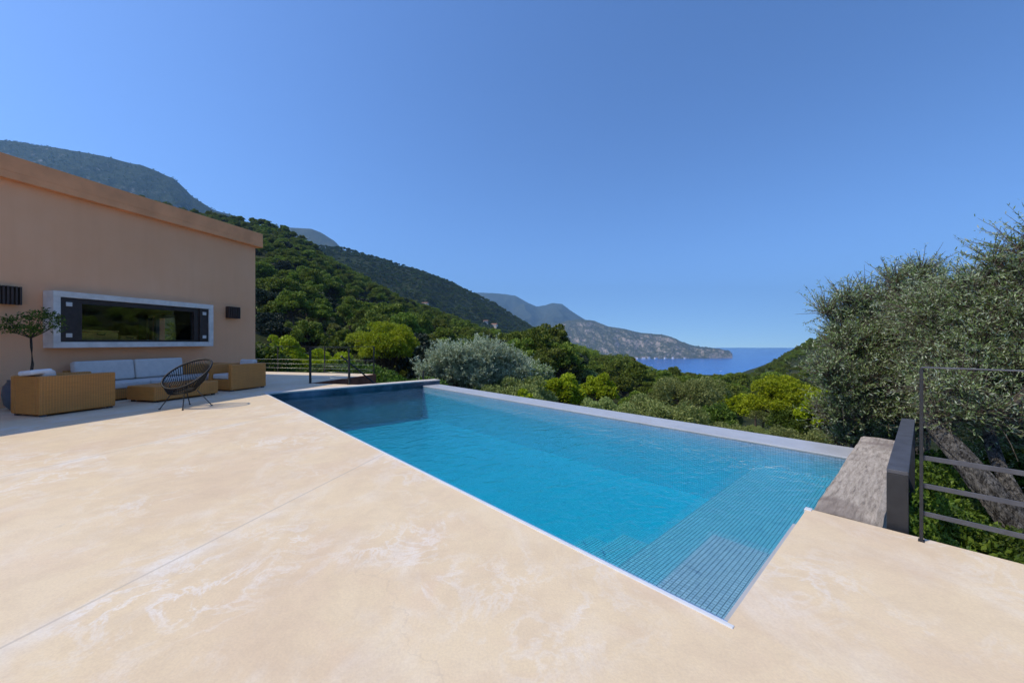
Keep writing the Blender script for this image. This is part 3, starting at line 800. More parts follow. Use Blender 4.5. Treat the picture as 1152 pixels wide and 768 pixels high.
def armchair(s0, dirn, label):
    """local: y from back (0) to front; x = across, outer arm at +x"""
    L, Wd, h = 0.96, 0.72, 0.645
    base = empty("wicker_armchair", H2W(-8.66, s0), HR if dirn > 0 else HR + math.pi)
    tag(base, label, "armchair", "wicker armchairs")
    if dirn > 0: xo, xi = 0.0, -Wd
    else: xo, xi = 0.0, Wd
    x0, x1 = min(xo, xi), max(xo, xi)
    t = 0.11
    MB().box(x0, x0 + t, 0, L, 0.03, h, 0.022, 3).build("arm", M['wicker'], base)
    MB().box(x1 - t, x1, 0, L, 0.03, h, 0.022, 3).build("arm", M['wicker'], base)
    MB().box(x0 + t + .001, x1 - t - .001, 0.0, t, 0.03, h - .004, 0.018, 3).build("backrest", M['wicker'], base)
    MB().box(x0 + t + .001, x1 - t - .001, t + .002, L - .01, 0.03, 0.28, 0.018, 3).build("seat_base", M['wicker'], base)
    for fx in (x0 + .03, x1 - .09):
        for fy in (0.03, L - .09):
            MB().box(fx, fx + .06, fy, fy + .06, 0.0, 0.032).build("foot", M['greysteel'], base)
    cush("seat_cushion", base, x0 + t + .01, x1 - t - .01, t + .02, L - .01, 0.285, 0.41, bev=.04)
    m_ = MB(); c = Vector(((x0+x1)/2, t + .10, 0.55))
    mt = Matrix.Translation(c) @ Matrix.Rotation(R(8), 4, 'X') @ Matrix.Translation(-c)
    m_.box(x0 + t + .03, x1 - t - .03, t + .015, t + .175, 0.41, 0.735, 0.05, 5, mt)
    m_.build("back_cushion", M['cushion'], base, smooth=True)
    return base
a1 = armchair(4.07, 1, "honey coloured wicker armchair nearest the potted tree, seen from behind")
a2 = armchair(8.20, -1, "honey brown wicker armchair at the far end of the sofa near the railing")
pil = MB(); pil.box(-0.17, 0.17, -0.13, 0.13, -0.04, 0.04, 0.035, 4)
p = pil.build("pillow", M['whitecush'], None, H2W(-9.10, 4.20, 0.735 - .03), HR, smooth=True); p.rotation_euler = (R(4), R(-5), HR)
tag(p, "small white pillow lying on the back of the wicker armchair by the potted tree", "pillow")
p.location = H2W(-8.98, 4.17, 0.70)

sofa = empty("sofa", H2W(-10.42, 5.2), HR)
tag(sofa, "long dark wicker sofa with light grey cushions under the window", "sofa")
MB().box(0.10, 0.84, 0.0, 3.0, 0.03, 0.235, 0.015).build("seat_base", M['wicker'], sofa)
MB().box(0.0, 0.098, 0.0, 3.0, 0.03, 0.62, 0.015).build("backrest", M['wicker'], sofa)
MB().box(0.10, 0.84, 2.88, 3.0, 0.237, 0.62, 0.015).build("arm", M['wicker'], sofa)
for k in range(2):
    cush("back_cushion", sofa, 0.13, 0.30, 0.04 + k*1.0, 1.02 + k*1.0, 0.375, 0.80, tilt=R(-7))
for k in range(3):
    cush("seat_cushion", sofa, 0.12, 0.86, 0.02 + k*.955, 0.97 + k*.955, 0.24, 0.37, bev=.035)

ot = empty("ottoman", H2W(-8.53, 5.56), HR)
tag(ot, "low wicker coffee table between the sofa and the black string chair", "coffee table")
MB().box(-0.75, 0.0, 0.0, 1.26, 0.035, 0.315, 0.02, 3).build("top", M['wicker'], ot)
for fx in (-0.70, -0.09):
    for fy in (0.04, 1.16): MB().box(fx, fx + .05, fy, fy + .05, 0.0, 0.036).build("foot", M['steel'], ot)

# string chair
ch = empty("string_chair", (-5.93, 6.93, 0), R(-99))
tag(ch, "round black string chair on thin metal legs in front of the coffee table", "chair")
al = R(38); tx = Vector((-math.cos(al), 0, math.sin(al))); RC = Vector((-0.02, 0, 0.615))
def ringp(a, k=1.0): return RC + tx*(0.40*math.cos(a))*k + Vector((0, 1, 0))*(0.385*math.sin(a))*k + Vector((-0.05*math.cos(2*a), 0, 0))*0.4
MB().tube([ringp(2*math.pi*i/48) for i in range(48)], 0.016, 8, True).build("ring", M['black'], ch)
SR = Vector((0.03, 0, 0.30))
def seatp(a): return SR + Vector((-0.15*math.cos(a), 0.15*math.sin(a), 0.03*math.cos(a)))
MB().tube([seatp(2*math.pi*i/24) for i in range(24)], 0.012, 6, True).build("seat_ring", M['black'], ch)
m = MB()
for i in range(66):
    a = 2*math.pi*i/66
    A, B = ringp(a), seatp(a + 0.05)
    mid_ = (A + B)/2 + Vector((0.0, 0, -0.05)) + (A - RC).normalized()*0.02
    m.tube([A, (A*.6 + mid_*.4) + Vector((0, 0, -.008)), mid_, B], 0.006, 4)
for i in range(14):
    a = math.pi*(i + .5)/14
    m.tube([seatp(a), seatp(-a)], 0.0045, 4)
m.build("cords", M['black'], ch)
for sx in (-1, 1):
    for sy in (-1, 1):
        a_ = Vector((0.02 + 0.12*sx, 0.12*sy, 0.30)); f_ = Vector((0.27*sx, 0.24*sy, 0.006))
        MB().tube([a_ + Vector((.03*sx, .04*sy, .12)), a_, f_], 0.0085, 6).tube([f_ + Vector((0, 0, -.006)), f_ + Vector((0, 0, .012))], 0.014, 8).build("leg", M['greysteel'] if (sx, sy) == (-1, 1) else M['steel'], ch)  # one leg in paler steel, its sunlight painted by colour
MB().tube([(0.0, 0.20, 0.06), (0.0, -0.20, 0.06)], 0.006, 6).build("stretcher", M['steel'], ch) if False else None

# ------------------------------------------------------------------ foliage builders
def unit(rng, n):
    v = rng.normal(size=(n, 3)); return v/np.linalg.norm(v, axis=1)[:, None]
def leaves(P, l_, w_, rng, up=0.3, A=None):
    n = len(P)
    a = unit(rng, n) if A is None else A
    a = a + np.array([0, 0, up]); a /= np.linalg.norm(a, axis=1)[:, None]
    r = unit(rng, n); b = np.cross(a, r); b /= np.maximum(np.linalg.norm(b, axis=1)[:, None], 1e-6)
    s = rng.uniform(0.7, 1.3, n)[:, None]
    al_, bl = a*l_*s*0.5, b*w_*s*0.5
    c = np.cross(a, b)*w_*s*0.18
    V = np.stack([P - al_, P + bl + c, P + al_, P - bl + c], 1).reshape(-1, 3)
    return V
def leafmesh(name, V): return np_mesh(name, V, np.arange(len(V)).reshape(-1, 4))
def tubes_np(lines, radii, sides=4):
    """lines: (n, k, 3), radii (k,)"""
    L = np.asarray(lines, float); n, k, _ = L.shape
    t = np.gradient(L, axis=1); t /= np.maximum(np.linalg.norm(t, axis=2, keepdims=True), 1e-9)
    ref = np.where(np.abs(t[..., 2:3]) > .9, np.array([1., 0, 0]), np.array([0, 0, 1.]))
    a = np.cross(t, ref); a /= np.maximum(np.linalg.norm(a, axis=2, keepdims=True), 1e-9); b = np.cross(t, a)
    ang = np.arange(sides)*2*math.pi/sides
    rr = np.asarray(radii)
    rr = rr[None, :, None, None] if rr.ndim == 1 else rr[:, :, None, None]
    V = L[:, :, None, :] + rr*(a[:, :, None, :]*np.cos(ang)[None, None, :, None] + b[:, :, None, :]*np.sin(ang)[None, None, :, None])
    V = V.reshape(-1, 3)
    base = (np.arange(n)[:, None, None]*k + np.arange(k-1)[None, :, None])*sides
    j = np.arange(sides)[None, None, :]; j2 = (j+1) % sides
    Fc = np.stack([base + j, base + j2, base + sides + j2, base + sides + j], -1).reshape(-1, 4)
    return V, Fc

def clump_points(rng, C, Rr, n, shell=0.55, flat=0.75, low=-0.35):
    """points in the outer shell of clumps; C (m,3), Rr (m,)"""
    m = len(C); p = Rr**2; p = p/p.sum()
    i = rng.choice(m, n, p=p)
    d = unit(rng, n); bad = d[:, 2] < low; d[bad, 2] *= -1
    r = (shell + (1 - shell)*rng.random(n)**0.6)*Rr[i]
    d = d*r[:, None]; d[:, 2] *= flat
    return C[i] + d

def make_pine(name, seed, H, Rw, nl, ll, lw, mat, ncl=26, trunk_vis=0.3, squash=0.62, limb=True, sides=6, rr=(.24, .42)):
    """tapered trunk, limbs out to every needle clump, uneven crown"""
    rng = np.random.default_rng(seed)
    zc = H*(trunk_vis + (1 - trunk_vis)*0.52)
    d = unit(rng, ncl); d[:, 2] = np.abs(d[:, 2])*1.0 - 0.35*rng.random(ncl)
    rad = rng.uniform(0.45, 1.0, ncl)
    C = d*rad[:, None]*np.array([Rw*0.82, Rw*0.82, (H - zc)*0.85])
    C[:, 2] += zc; C[:, :2] += rng.uniform(-.12, .12, 2)*Rw
    Rr = rng.uniform(rr[0], rr[1], ncl)*Rw
    P = clump_points(rng, C, Rr, nl, 0.5, squash + .1)
    keep = P[:, 2] > H*0.08; P = P[keep]
    A = P - C.mean(0); A /= np.linalg.norm(A, axis=1)[:, None]
    A = A*0.6 + unit(rng, len(P))*0.8; A /= np.linalg.norm(A, axis=1)[:, None]
    crown = leafmesh(name + "_crown", leaves(P, ll, lw, rng, 0.35, A)); crown.materials.append(mat)
    top = np.array([C[:, 0].mean()*.6, C[:, 1].mean()*.6, zc + (H - zc)*.4])
    bend = np.array([rng.uniform(-.06, .06)*H, rng.uniform(-.06, .06)*H, 0])
    tl = np.array([[[0, 0, -0.6], [0, 0, 0.05*H], list(bend*.6 + np.array([0, 0, H*.3])), list(top*.6 + bend*.3 + np.array([0, 0, H*.02])), list(top)]])
    r0 = H*0.026
    V, Fc = tubes_np(tl, [r0*1.35, r0, r0*.8, r0*.55, r0*.2], sides)
    if limb:
        st = np.stack([np.array([0, 0, 1.])*0 + tl[0, 2]*(1-q) + tl[0, 4]*q for q in rng.uniform(0, .9, ncl)])
        mid2 = (st + C)/2 + np.array([0, 0, -.04*H]) + rng.normal(size=(ncl, 3))*.02*H
        V2, F2 = tubes_np(np.stack([st, mid2, C], 1), [r0*.4, r0*.26, r0*.1], 4)
        Fc = np.concatenate([Fc, F2 + len(V)]); V = np.concatenate([V, V2])
    trunk = np_mesh(name + "_trunk", V, Fc, True); trunk.materials.append(M['bark_pine'])
    return crown, trunk

def add_tree(name, crown, trunk, loc, rz, sc, label, cat, group=None, szs=None):
    e = empty(name, loc, rz); e.scale = (sc, sc, sc) if szs is None else szs
    tag(e, label, cat, group)
    if trunk is not None: link("trunk", trunk, None, e)
    link("crown", crown, None, e)
    return e

def twiggy(name, seed, C, Rr, ntw, twl, nleaf, ll, lw, mat, bare=0.2, trunk=None, limbs_from=None, loc=(0, 0, 0), label="", cat="tree", group=None, limb_r=0.035, twr=0.004, up=0.25, kind="olive_tree", bark=None):
    """a crown of limbs, fine twigs and many small leaves. C, Rr in coordinates local to loc"""
    rng = np.random.default_rng(seed)
    C = np.array(C, float); Rr = np.array(Rr, float); m = len(C)
    e = empty(kind, loc); tag(e, label, cat, group)
    p = Rr**2.2; p /= p.sum()
    i = rng.choice(m, ntw, p=p)
    d = unit(rng, ntw); d[:, 2] = d[:, 2]*.8 + .18
    start = C[i] + d*Rr[i][:, None]*rng.uniform(0.0, .75, ntw)[:, None]
    dd = d*.8 + unit(rng, ntw)*.55 + np.array([0, 0, up]); dd /= np.linalg.norm(dd, axis=1)[:, None]
    L = twl*rng.uniform(.5, 1.4, ntw)
    bendv = unit(rng, ntw)*0.18
    ts = np.linspace(0, 1, 4)
    line = np.stack([start + dd*(L*t)[:, None] + bendv*(L*t*t)[:, None] for t in ts], 1)
    V, Fc = tubes_np(line, [twr*1.5, twr*1.2, twr*.9, twr*.4], 3)
    # limbs to the clump centres
    if limbs_from is not None:
        src = np.array(limbs_from, float)
        lf = src[np.argmin(np.linalg.norm(src[None] - C[:, None], axis=2), axis=1)]
        mid2 = (lf + C)/2 + rng.normal(size=(m, 3))*.08 + np.array([0, 0, -.05])
        V2, F2 = tubes_np(np.stack([lf, mid2, C], 1), [limb_r, limb_r*.7, limb_r*.35], 6)
        Fc = np.concatenate([Fc, F2 + len(V)]); V = np.concatenate([V, V2])
        # second order
        k2 = 7
        j = np.repeat(np.arange(m), k2); q = unit(rng, m*k2); q[:, 2] = np.abs(q[:, 2])*.8
        en = C[j] + q*Rr[j][:, None]*.8; st = C[j]*.75 + lf[j]*.25
        mm = (st + en)/2 + rng.normal(size=(m*k2, 3))*.05
        V2, F2 = tubes_np(np.stack([st, mm, en], 1), [limb_r*.4, limb_r*.25, limb_r*.12], 4)
        Fc = np.concatenate([Fc, F2 + len(V)]); V = np.concatenate([V, V2])
    tw = np_mesh(kind + "_branches", V, Fc, True)
    link("branches", tw, bark or M['twig'], e)
    # leaves along the leafy twigs
    leafy = rng.random(ntw) > bare
    idx = np.repeat(np.nonzero(leafy)[0], nleaf)
    t = rng.uniform(.1, 1.05, len(idx))
    Pp = start[idx] + dd[idx]*(L[idx]*t)[:, None] + bendv[idx]*(L[idx]*t*t)[:, None]
    A = dd[idx]*.7 + unit(rng, len(idx))*.9; A /= np.linalg.norm(A, axis=1)[:, None]
    Pp = Pp + A*ll*.5
    lm = leafmesh(kind + "_leaves", leaves(Pp, ll, lw, rng, .1, A))
    link("crown", lm, mat, e)
    if trunk is not None:
        Vs, Fs, o_ = [], [], 0
        for q_, (pts_, rr_) in enumerate(trunk):
            V_, F_ = gnarled(pts_, rr_, seed + q_*3); Vs.append(V_); Fs.append(F_ + o_); o_ += len(V_)
        link("trunk", np_mesh(kind + "_trunk", np.concatenate(Vs), np.concatenate(Fs), True), M['bark_olive'], e)
    return e

def gnarled(pts, rad, seed, sides=96, nr=140):
    P = np.array(pts, float); t0 = np.linspace(0, len(P)-1, nr)
    k = np.minimum(t0.astype(int), len(P)-2); f = (t0 - k)[:, None]
    P0, P1, P2, P3 = P[np.maximum(k-1, 0)], P[k], P[k+1], P[np.minimum(k+2, len(P)-1)]
    C = 0.5*((2*P1) + (P2-P0)*f + (2*P0-5*P1+4*P2-P3)*f*f + (3*P1-P0-3*P2+P3)*f**3)
    r = np.interp(t0, np.arange(len(P)), rad)
    T_ = np.gradient(C, axis=0); T_ /= np.linalg.norm(T_, axis=1)[:, None]
    a = np.cross(T_, [0.3, 0.1, 1]); a /= np.linalg.norm(a, axis=1)[:, None]; b = np.cross(T_, a)
    L = np.concatenate([[0], np.cumsum(np.linalg.norm(np.diff(C, axis=0), axis=1))])
    th = np.arange(sides)*2*math.pi/sides
    TH, LL = np.meshgrid(th, L); tw = TH + LL*0.9
    x, y = np.cos(tw)*2.4, np.sin(tw)*2.4
    ridge = 1 - np.abs(fbm(x + LL*.55, y + LL*.35, 3, seed))*2.2
    big = fbm(x*.6 + LL*1.1, y*.6, 3, seed + 5)
    fine = 1 - np.abs(fbm(x*2.6 + LL*1.6, y*2.6, 3, seed + 9))*2
    rr = r[:, None]*(0.84 + 0.26*ridge + 0.16*big + 0.10*fine)
    V = C[:, None] + rr[..., None]*(a[:, None]*np.cos(TH)[..., None] + b[:, None]*np.sin(TH)[..., None])
    i = np.arange(nr-1)[:, None]*sides + np.arange(sides)[None]; j = np.arange(nr-1)[:, None]*sides + (np.arange(sides)[None] + 1) % sides
    return V.reshape(-1, 3), np.stack([i, j, j + sides, i + sides], -1).reshape(-1, 4)

rng = np.random.default_rng(77)
# ------------------------------------------------------------------ forest on the hills
PINES = [make_pine("pine_%s" % "abcd"[k], 100 + k, 8.0, 3.3, 7000, 0.40, 0.17, M['pine'], 46, .12, rr=(.17, .33)) for k in range(4)]
SMALL = [make_pine("far_pine_%s" % "ab"[k], 200 + k, 8.0, 3.6, 520, 1.3, 0.75, M['far_green'], 12, .1, limb=False, sides=4) for k in range(2)]
BUSH = make_pine("bush", 300, 2.6, 1.9, 1500, 0.36, 0.18, M['scrub'], 12, .0, squash=.75)
DARK = make_pine("dark_tree", 310, 6.5, 3.0, 3200, 0.42, 0.22, M['dry'], 20, .2)

def roofline(x): return 178.6 + .2864*x
pts = []          # x, y, z, scale, kind, zone
def addpts(P, smin, smax, kinds, probs, zone, sink=0.3):
    n = len(P)
    for p_, s_k, k in zip(P, rng.uniform(smin, smax, n), rng.choice(kinds, n, p=probs)):
        xx = 576 + 428*p_[0]/p_[1]
        if xx < -60 or xx > 1215: continue
        yt = 384 - (p_[2] + 8*s_k - CAMH)*428/p_[1]
        if xx < 275 and yt > roofline(xx) + 22: continue
        pts.append((p_[0], p_[1], p_[2] - sink, s_k, int(k), zone))
def dens_filter(P, scale, thr, seed):
    f = fbm(P[:, 0]/scale, P[:, 1]/scale, 3, seed)
    return P[f > thr]
addpts(dens_filter(pinehill.scatter(rng, 1/22.0, 0.06, 1.0), 22, -0.6, 3), .55, 1.15, [0, 1, 2, 3, 6, 7], [.2, .2, .2, .16, .09, .15], 0)
addpts(pinehill.scatter(rng, 1/12.0, 0.0, .45), .5, 1.2, [6, 7], [.85, .15], 0)
addpts(dens_filter(valley.scatter(rng, 1/22.0, 0.12, 1.0), 18, -0.6, 4), .40, .85, [0, 1, 2, 3, 6, 7], [.19, .19, .19, .13, .2, .1], 1)
addpts(dens_filter(right_hill.scatter(rng, 1/22.0, 0.03, 1.02), 20, -0.8, 5), .35, .8, [0, 1, 2, 3, 6], [.19, .19, .19, .18, .25], 2)
SIDE = side_hill.scatter(rng, 1/16.0, 0.1, 1.0)
for p_ in SIDE: pts.append((p_[0], p_[1], p_[2] - .3, rng.uniform(.35, .8), int(rng.choice([0, 1, 2, 3, 6])), 4))
addpts(mid.scatter(rng, 1/55.0, 0.0, 1.01, 14000), .7, 1.25, [4, 5], [.5, .5], 3)
addpts(mountain.scatter(rng, 1/200.0, 0.45, 1.0, 6500), .6, 1.2, [4, 5], [.5, .5], 3)
pts = np.array(pts)
near = np.nonzero((pts[:, 5] < 3) & (pts[:, 4] < 4))[0]
size = pts[near, 3]/pts[near, 1]
order = near[np.argsort(-size)][:300]
indiv = set(order.tolist())
ZL = ["dark green pine among the pines covering the slope behind the house", "green pine among the wooded valley beyond the pool", "pine among the trees on the slope right of the sea inlet"]
ZG = ["pines covering the slope behind the house", "pines in the valley beyond the pool", "pines on the slope right of the inlet"]
for i in order:
    x, y, z, s_k, k, zn = pts[i]
    cr, tk = PINES[int(k)]
    add_tree("pine_tree", cr, tk, (x, y, z), rng.uniform(0, 6.28), 1, ZL[int(zn)], "tree", ZG[int(zn)], (s_k*rng.uniform(.85, 1.15), s_k*rng.uniform(.85, 1.15), s_k*rng.uniform(.85, 1.25)))
rest = pts[[i for i in range(len(pts)) if i not in indiv]]

def forest(name, arr, sources, label):
    """one object: a mesh of points that carries instances of the tree meshes"""
    me = bpy.data.meshes.new(name)
    me.vertices.add(len(arr)); me.vertices.foreach_set("co", arr[:, :3].astype(np.float32).ravel())
    at = me.attributes.new("sz", 'FLOAT', 'POINT'); at.data.foreach_set("value", arr[:, 3].astype(np.float32))
    at = me.attributes.new("kd", 'INT', 'POINT'); at.data.foreach_set("value", arr[:, 4].astype(np.int32))
    at = me.attributes.new("rz", 'FLOAT', 'POINT'); at.data.foreach_set("value", rng.uniform(0, 6.28, len(arr)).astype(np.float32))
    o = link(name, me)
    tag(o, label, "forest", kind="stuff")
    ng = bpy.data.node_groups.new(name, 'GeometryNodeTree')
    ng.interface.new_socket("Geometry", in_out='INPUT', socket_type='NodeSocketGeometry')
    ng.interface.new_socket("Geometry", in_out='OUTPUT', socket_type='NodeSocketGeometry')
    N, L = ng.nodes, ng.links
    gi = N.new("NodeGroupInput"); go = N.new("NodeGroupOutput")
    jn = N.new("GeometryNodeJoinGeometry")
    def named(nm, tp):
        a = N.new("GeometryNodeInputNamedAttribute"); a.data_type = tp; a.inputs[0].default_value = nm
        return a.outputs[0]
    sz, kd, rz_ = named("sz", 'FLOAT'), named("kd", 'INT'), named("rz", 'FLOAT')
    cb = N.new("ShaderNodeCombineXYZ"); L.new(rz_, cb.inputs[2])
    for k, ob in sources:
        cmp_ = N.new("FunctionNodeCompare"); cmp_.data_type = 'INT'; cmp_.operation = 'EQUAL'
        ia = [s for s in cmp_.inputs if s.type == 'INT']
        L.new(kd, ia[0]); ia[1].default_value = k
        oi = N.new("GeometryNodeObjectInfo"); oi.inputs[0].default_value = ob; oi.transform_space = 'ORIGINAL'
        ins = N.new("GeometryNodeInstanceOnPoints")
        L.new(gi.outputs[0], ins.inputs["Points"]); L.new(cmp_.outputs[0], ins.inputs["Selection"])
        L.new(oi.outputs["Geometry"], ins.inputs["Instance"])
        L.new(cb.outputs[0], ins.inputs["Rotation"]); L.new(sz, ins.inputs["Scale"])
        L.new(ins.outputs[0], jn.inputs[0])
    L.new(jn.outputs[0], go.inputs[0])
    md = o.modifiers.new("scatter", 'NODES'); md.node_group = ng
    return o

def seed_tree(name, mesh_pair, D_x, label, cat, sc):
    """a real tree of the kind, whose crown the forest repeats"""
    return add_tree(name, mesh_pair[0], mesh_pair[1], D_x, rng.uniform(0, 6), sc, label, cat)
src = []
pine_objs = {}
for o in bpy.data.objects:
    if o.name.startswith("crown") and o.data.name.startswith("pine_"):
        pine_objs.setdefault(o.data.name, o)
for k in range(4): src.append((k, pine_objs["pine_%s_crown" % "abcd"[k]]))
f1 = seed_tree("pine_tree", SMALL[0], tuple(mid.at(480, 330)), "dark pine standing in the middle of the wooded middle slope", "tree", 1.0)
f2 = seed_tree("pine_tree", SMALL[1], tuple(mid.at(540, 352)), "dark pine on the lower end of the wooded middle slope", "tree", 1.0)
f3 = seed_tree("shrub", BUSH, tuple(valley.at(660, 440)), "pale scrubby bush on the valley floor beyond the pool", "shrub", 1.0)
f4 = seed_tree("broadleaf_tree", DARK, tuple(pinehill.at(360, 330)), "almost black tree half way up the pine slope", "tree", 1.0)
for k, e in ((4, f1), (5, f2), (6, f3), (7, f4)):
    src.append((k, [c for c in e.children if c.name.startswith("crown")][0]))
forest("forest", rest, src, "dense pine forest covering the slopes and the mountain behind the house")

# ------------------------------------------------------------------ single trees beyond the pool
def px_tree(name, x, yt, D, wpx, mats, seed, label, cat="tree", base=None, hcrown=None, nl=24000, tv=.22, ll=.17, lw=.085, ncl=72, group=None, squash=.85, rr=(.12, .25)):
    top = px(x, yt, D); zb = base if base is not None else -3.1 - .115*max(0, D - 8)
    H = top.z - zb; Rw = wpx*D/428/2
    cr, tk = make_pine(name + str(seed), seed, H, Rw*1.08, nl, ll, lw, mats, ncl, tv, squash, rr=rr)
    return add_tree(name, cr, tk, (top.x, D, zb), 0, 1, label, cat, group)
px_tree("pine_tree", 440, 353, 34, 92, M['pine_bright'], 11, "large bright yellow-green pine behind the stairwell railing", nl=30000, tv=.3)
px_tree("pine_tree", 320, 372, 26, 74, M['pine_bright'], 12, "bright green pine just past the house's far corner", nl=16000, tv=.25)
px_tree("pine_tree", 366, 380, 27, 66, M['pine_bright'], 13, "lime green young pine between two railing posts", nl=14000, tv=.2)
px_tree("pine_tree", 467, 380, 38, 48, M['pine_bright'], 14, "yellow-green pine between the large bright pine and the silver olive", nl=12000, tv=.25)
px_tree("pine_tree", 629, 413, 24, 60, M['pine_bright'], 15, "rounded bright green pine at the middle of the pool's far edge", nl=14000, tv=.15)
px_tree("pine_tree", 677, 416, 26, 44, M['pine_bright'], 16, "thin yellow-green pine with bare stems beyond the pool's far edge", nl=7000, tv=.25)
px_tree("pine_tree", 888, 419, 19, 84, M['pine_bright'], 17, "vivid lime green pine beside the right-hand olive tree", nl=22000, tv=.15, ll=.13, lw=.06)
px_tree("pine_tree", 825, 437, 26, 42, M['pine_bright'], 18, "small bright lime pine showing above the scrub", nl=8000, tv=.1)
px_tree("pine_tree", 538, 361, 75, 36, M['pine'], 19, "dark green pine rising above the silver olive", nl=9000, ll=.26, lw=.13)
px_tree("pine_tree", 612, 363, 110, 40, M['pine'], 20, "dark round pine on the valley skyline below the far mountains", nl=9000, ll=.34, lw=.17)
px_tree("pine_tree", 698, 391, 115, 42, M['pine'], 21, "dark round pine standing against the sea", nl=9000, ll=.34, lw=.17)
px_tree("pine_tree", 655, 383, 105, 60, M['pine'], 22, "broad dark pine on the skyline left of the sea", nl=9000, ll=.34, lw=.17)
px_tree("pine_tree", 576, 376, 95, 44, M['pine'], 23, "spreading dark pine on the skyline above the silver olive's right end", nl=9000, ll=.34, lw=.17)
px_tree("pine_tree", 730, 409, 105, 30, M['pine'], 24, "low dark pine at the sea's edge right of the round pine", nl=6000, ll=.34, lw=.17)

for k, (x, yt, D, wp) in enumerate([(720, 440, 30, 50), (765, 446, 24, 46), (800, 432, 45, 40), (590, 432, 17, 40), (850, 440, 34, 36), (925, 430, 16, 60), (655, 432, 34, 34)]):
    px_tree("pine_tree", x, yt, D, wp, M['pine_bright'] if k % 2 else M['pine'], 40 + k, "young pine among the scrub below the pool's far edge", nl=9000, tv=.1, group="young pines below the pool's far edge")

# silver olive by the far corner: clumps round a short trunk
def clumps(seed, n, c, r, rr):
    g = np.random.default_rng(seed)
    d = unit(g, n); d[:, 2] = d[:, 2]*.9 + .1
    return np.array(c) + d*np.array(r)*g.uniform(.35, 1, n)[:, None], g.uniform(rr[0], rr[1], n)
def olive(x, yc, D, wpx, hpx, label, mat, seed, ntw, nleaf, ll, lw, bare=.05, n=26, zb=None, twl=.5, twr=.006):
    c = px(x, yc, D); rx = wpx*D/428/2; rz = hpx*D/428/2
    zb = zb if zb is not None else -3.1 - .115*max(0, D - 8)
    C, Rr = clumps(seed, n, (0, 0, c.z - zb - rz*.25), (rx*.78, rx*.6, rz*.95), (rx*.22, rx*.36))
    tr = [([(0, 0, -.3), (.1, 0, .4), (.05, .1, (c.z - zb)*.5), (0, 0, (c.z - zb)*.8)], [.26, .2, .16, .08])]
    return twiggy("olive", seed, C, Rr, ntw, twl, nleaf, ll, lw, mat, bare, tr, [(0, 0, (c.z - zb)*.45), (.05, .05, (c.z - zb)*.6)], (c.x, D, zb), label, twr=twr, limb_r=.07, up=.45)
olive(514, 410, 21, 112, 60, "silver-leaved olive tree behind the far corner of the pool", M['olive_silver'], 61, 3800, 24, .15, .034, n=30)
olive(566, 415, 22, 74, 50, "smaller silvery olive tree right of the larger one behind the pool", M['olive_silver'], 62, 2200, 20, .15, .034, n=18)
olive(598, 424, 27, 60, 44, "grey-green olive tree at the right end of the silver pair", M['olive'], 63, 1400, 18, .17, .045, n=14)

# scrub just below the overflow edge
SCRUB = []
for k in range(3):
    g = make_pine("scrub_%s" % "abc"[k], 400 + k, 2.8, 1.5, 12000, .11, .028, M['scrub'], 30, .05, squash=1.2, rr=(.14, .30)); SCRUB.append(g)
SHR = []
for k in range(2):
    g = make_pine("leafy_shrub_%s" % "ab"[k], 420 + k, 2.6, 1.6, 9000, .11, .05, M['shrub'], 34, .05, squash=.9, rr=(.15, .30)); SHR.append(g)
spots = []
g = np.random.default_rng(9)
for D in (12.5, 15, 18, 22, 27):
    x = 560 + g.uniform(-20, 20)
    while x < 960:
        w_ = 3.1*428/D*.75
        xx, Dd = x + g.uniform(-8, 8), D + g.uniform(-1, 1)
        if not (600 < xx < 690 and D > 20):
            spots.append((xx, Dd))
        x += w_
for xx, Dd in spots:
    zb = -3.2 - .115*max(0, Dd - 8)
    isl = g.random() < (.25 if xx > 680 else .5)
    cr, tk = (SHR[int(g.integers(2))] if isl else SCRUB[int(g.integers(3))])
    yt = 456 + g.normal()*11 - (Dd - 12.5)*1.2 + (20 if xx > 810 else 0) + (10 if 600 < xx < 700 else 0)
    H = px(xx, yt, Dd).z - zb
    lab = ("leafy dark green shrub", "leafy shrubs below the pool's far edge") if isl else ("pale olive-green scrub bush", "scrub bushes below the pool's far edge")
    add_tree("shrub", cr, tk, ((xx - 576)/428*Dd, Dd, zb), g.uniform(0, 6), 1, lab[0] + " growing just below the pool's far edge", "shrub", lab[1], (H/2.7*g.uniform(.9, 1.1),)*2 + (H/2.7,))

# low shrubs by the stairwell and behind the far railing
for k, (xx, yt, D) in enumerate([(455, 412, 17), (300, 398, 21), (352, 402, 22), (410, 404, 22), (395, 398, 26), (478, 425, 15)]):
    cr, tk = SHR[k % 2]; zb = -3.4 - .115*(D - 8); H = px(xx, yt, D).z - zb
    add_tree("shrub", cr, tk, ((xx - 576)/428*D, D, zb), k*1.3, 1, "green shrub below the far railing of the terrace", "shrub", "shrubs below the far railing", (H/2.9, H/2.9, H/2.7))

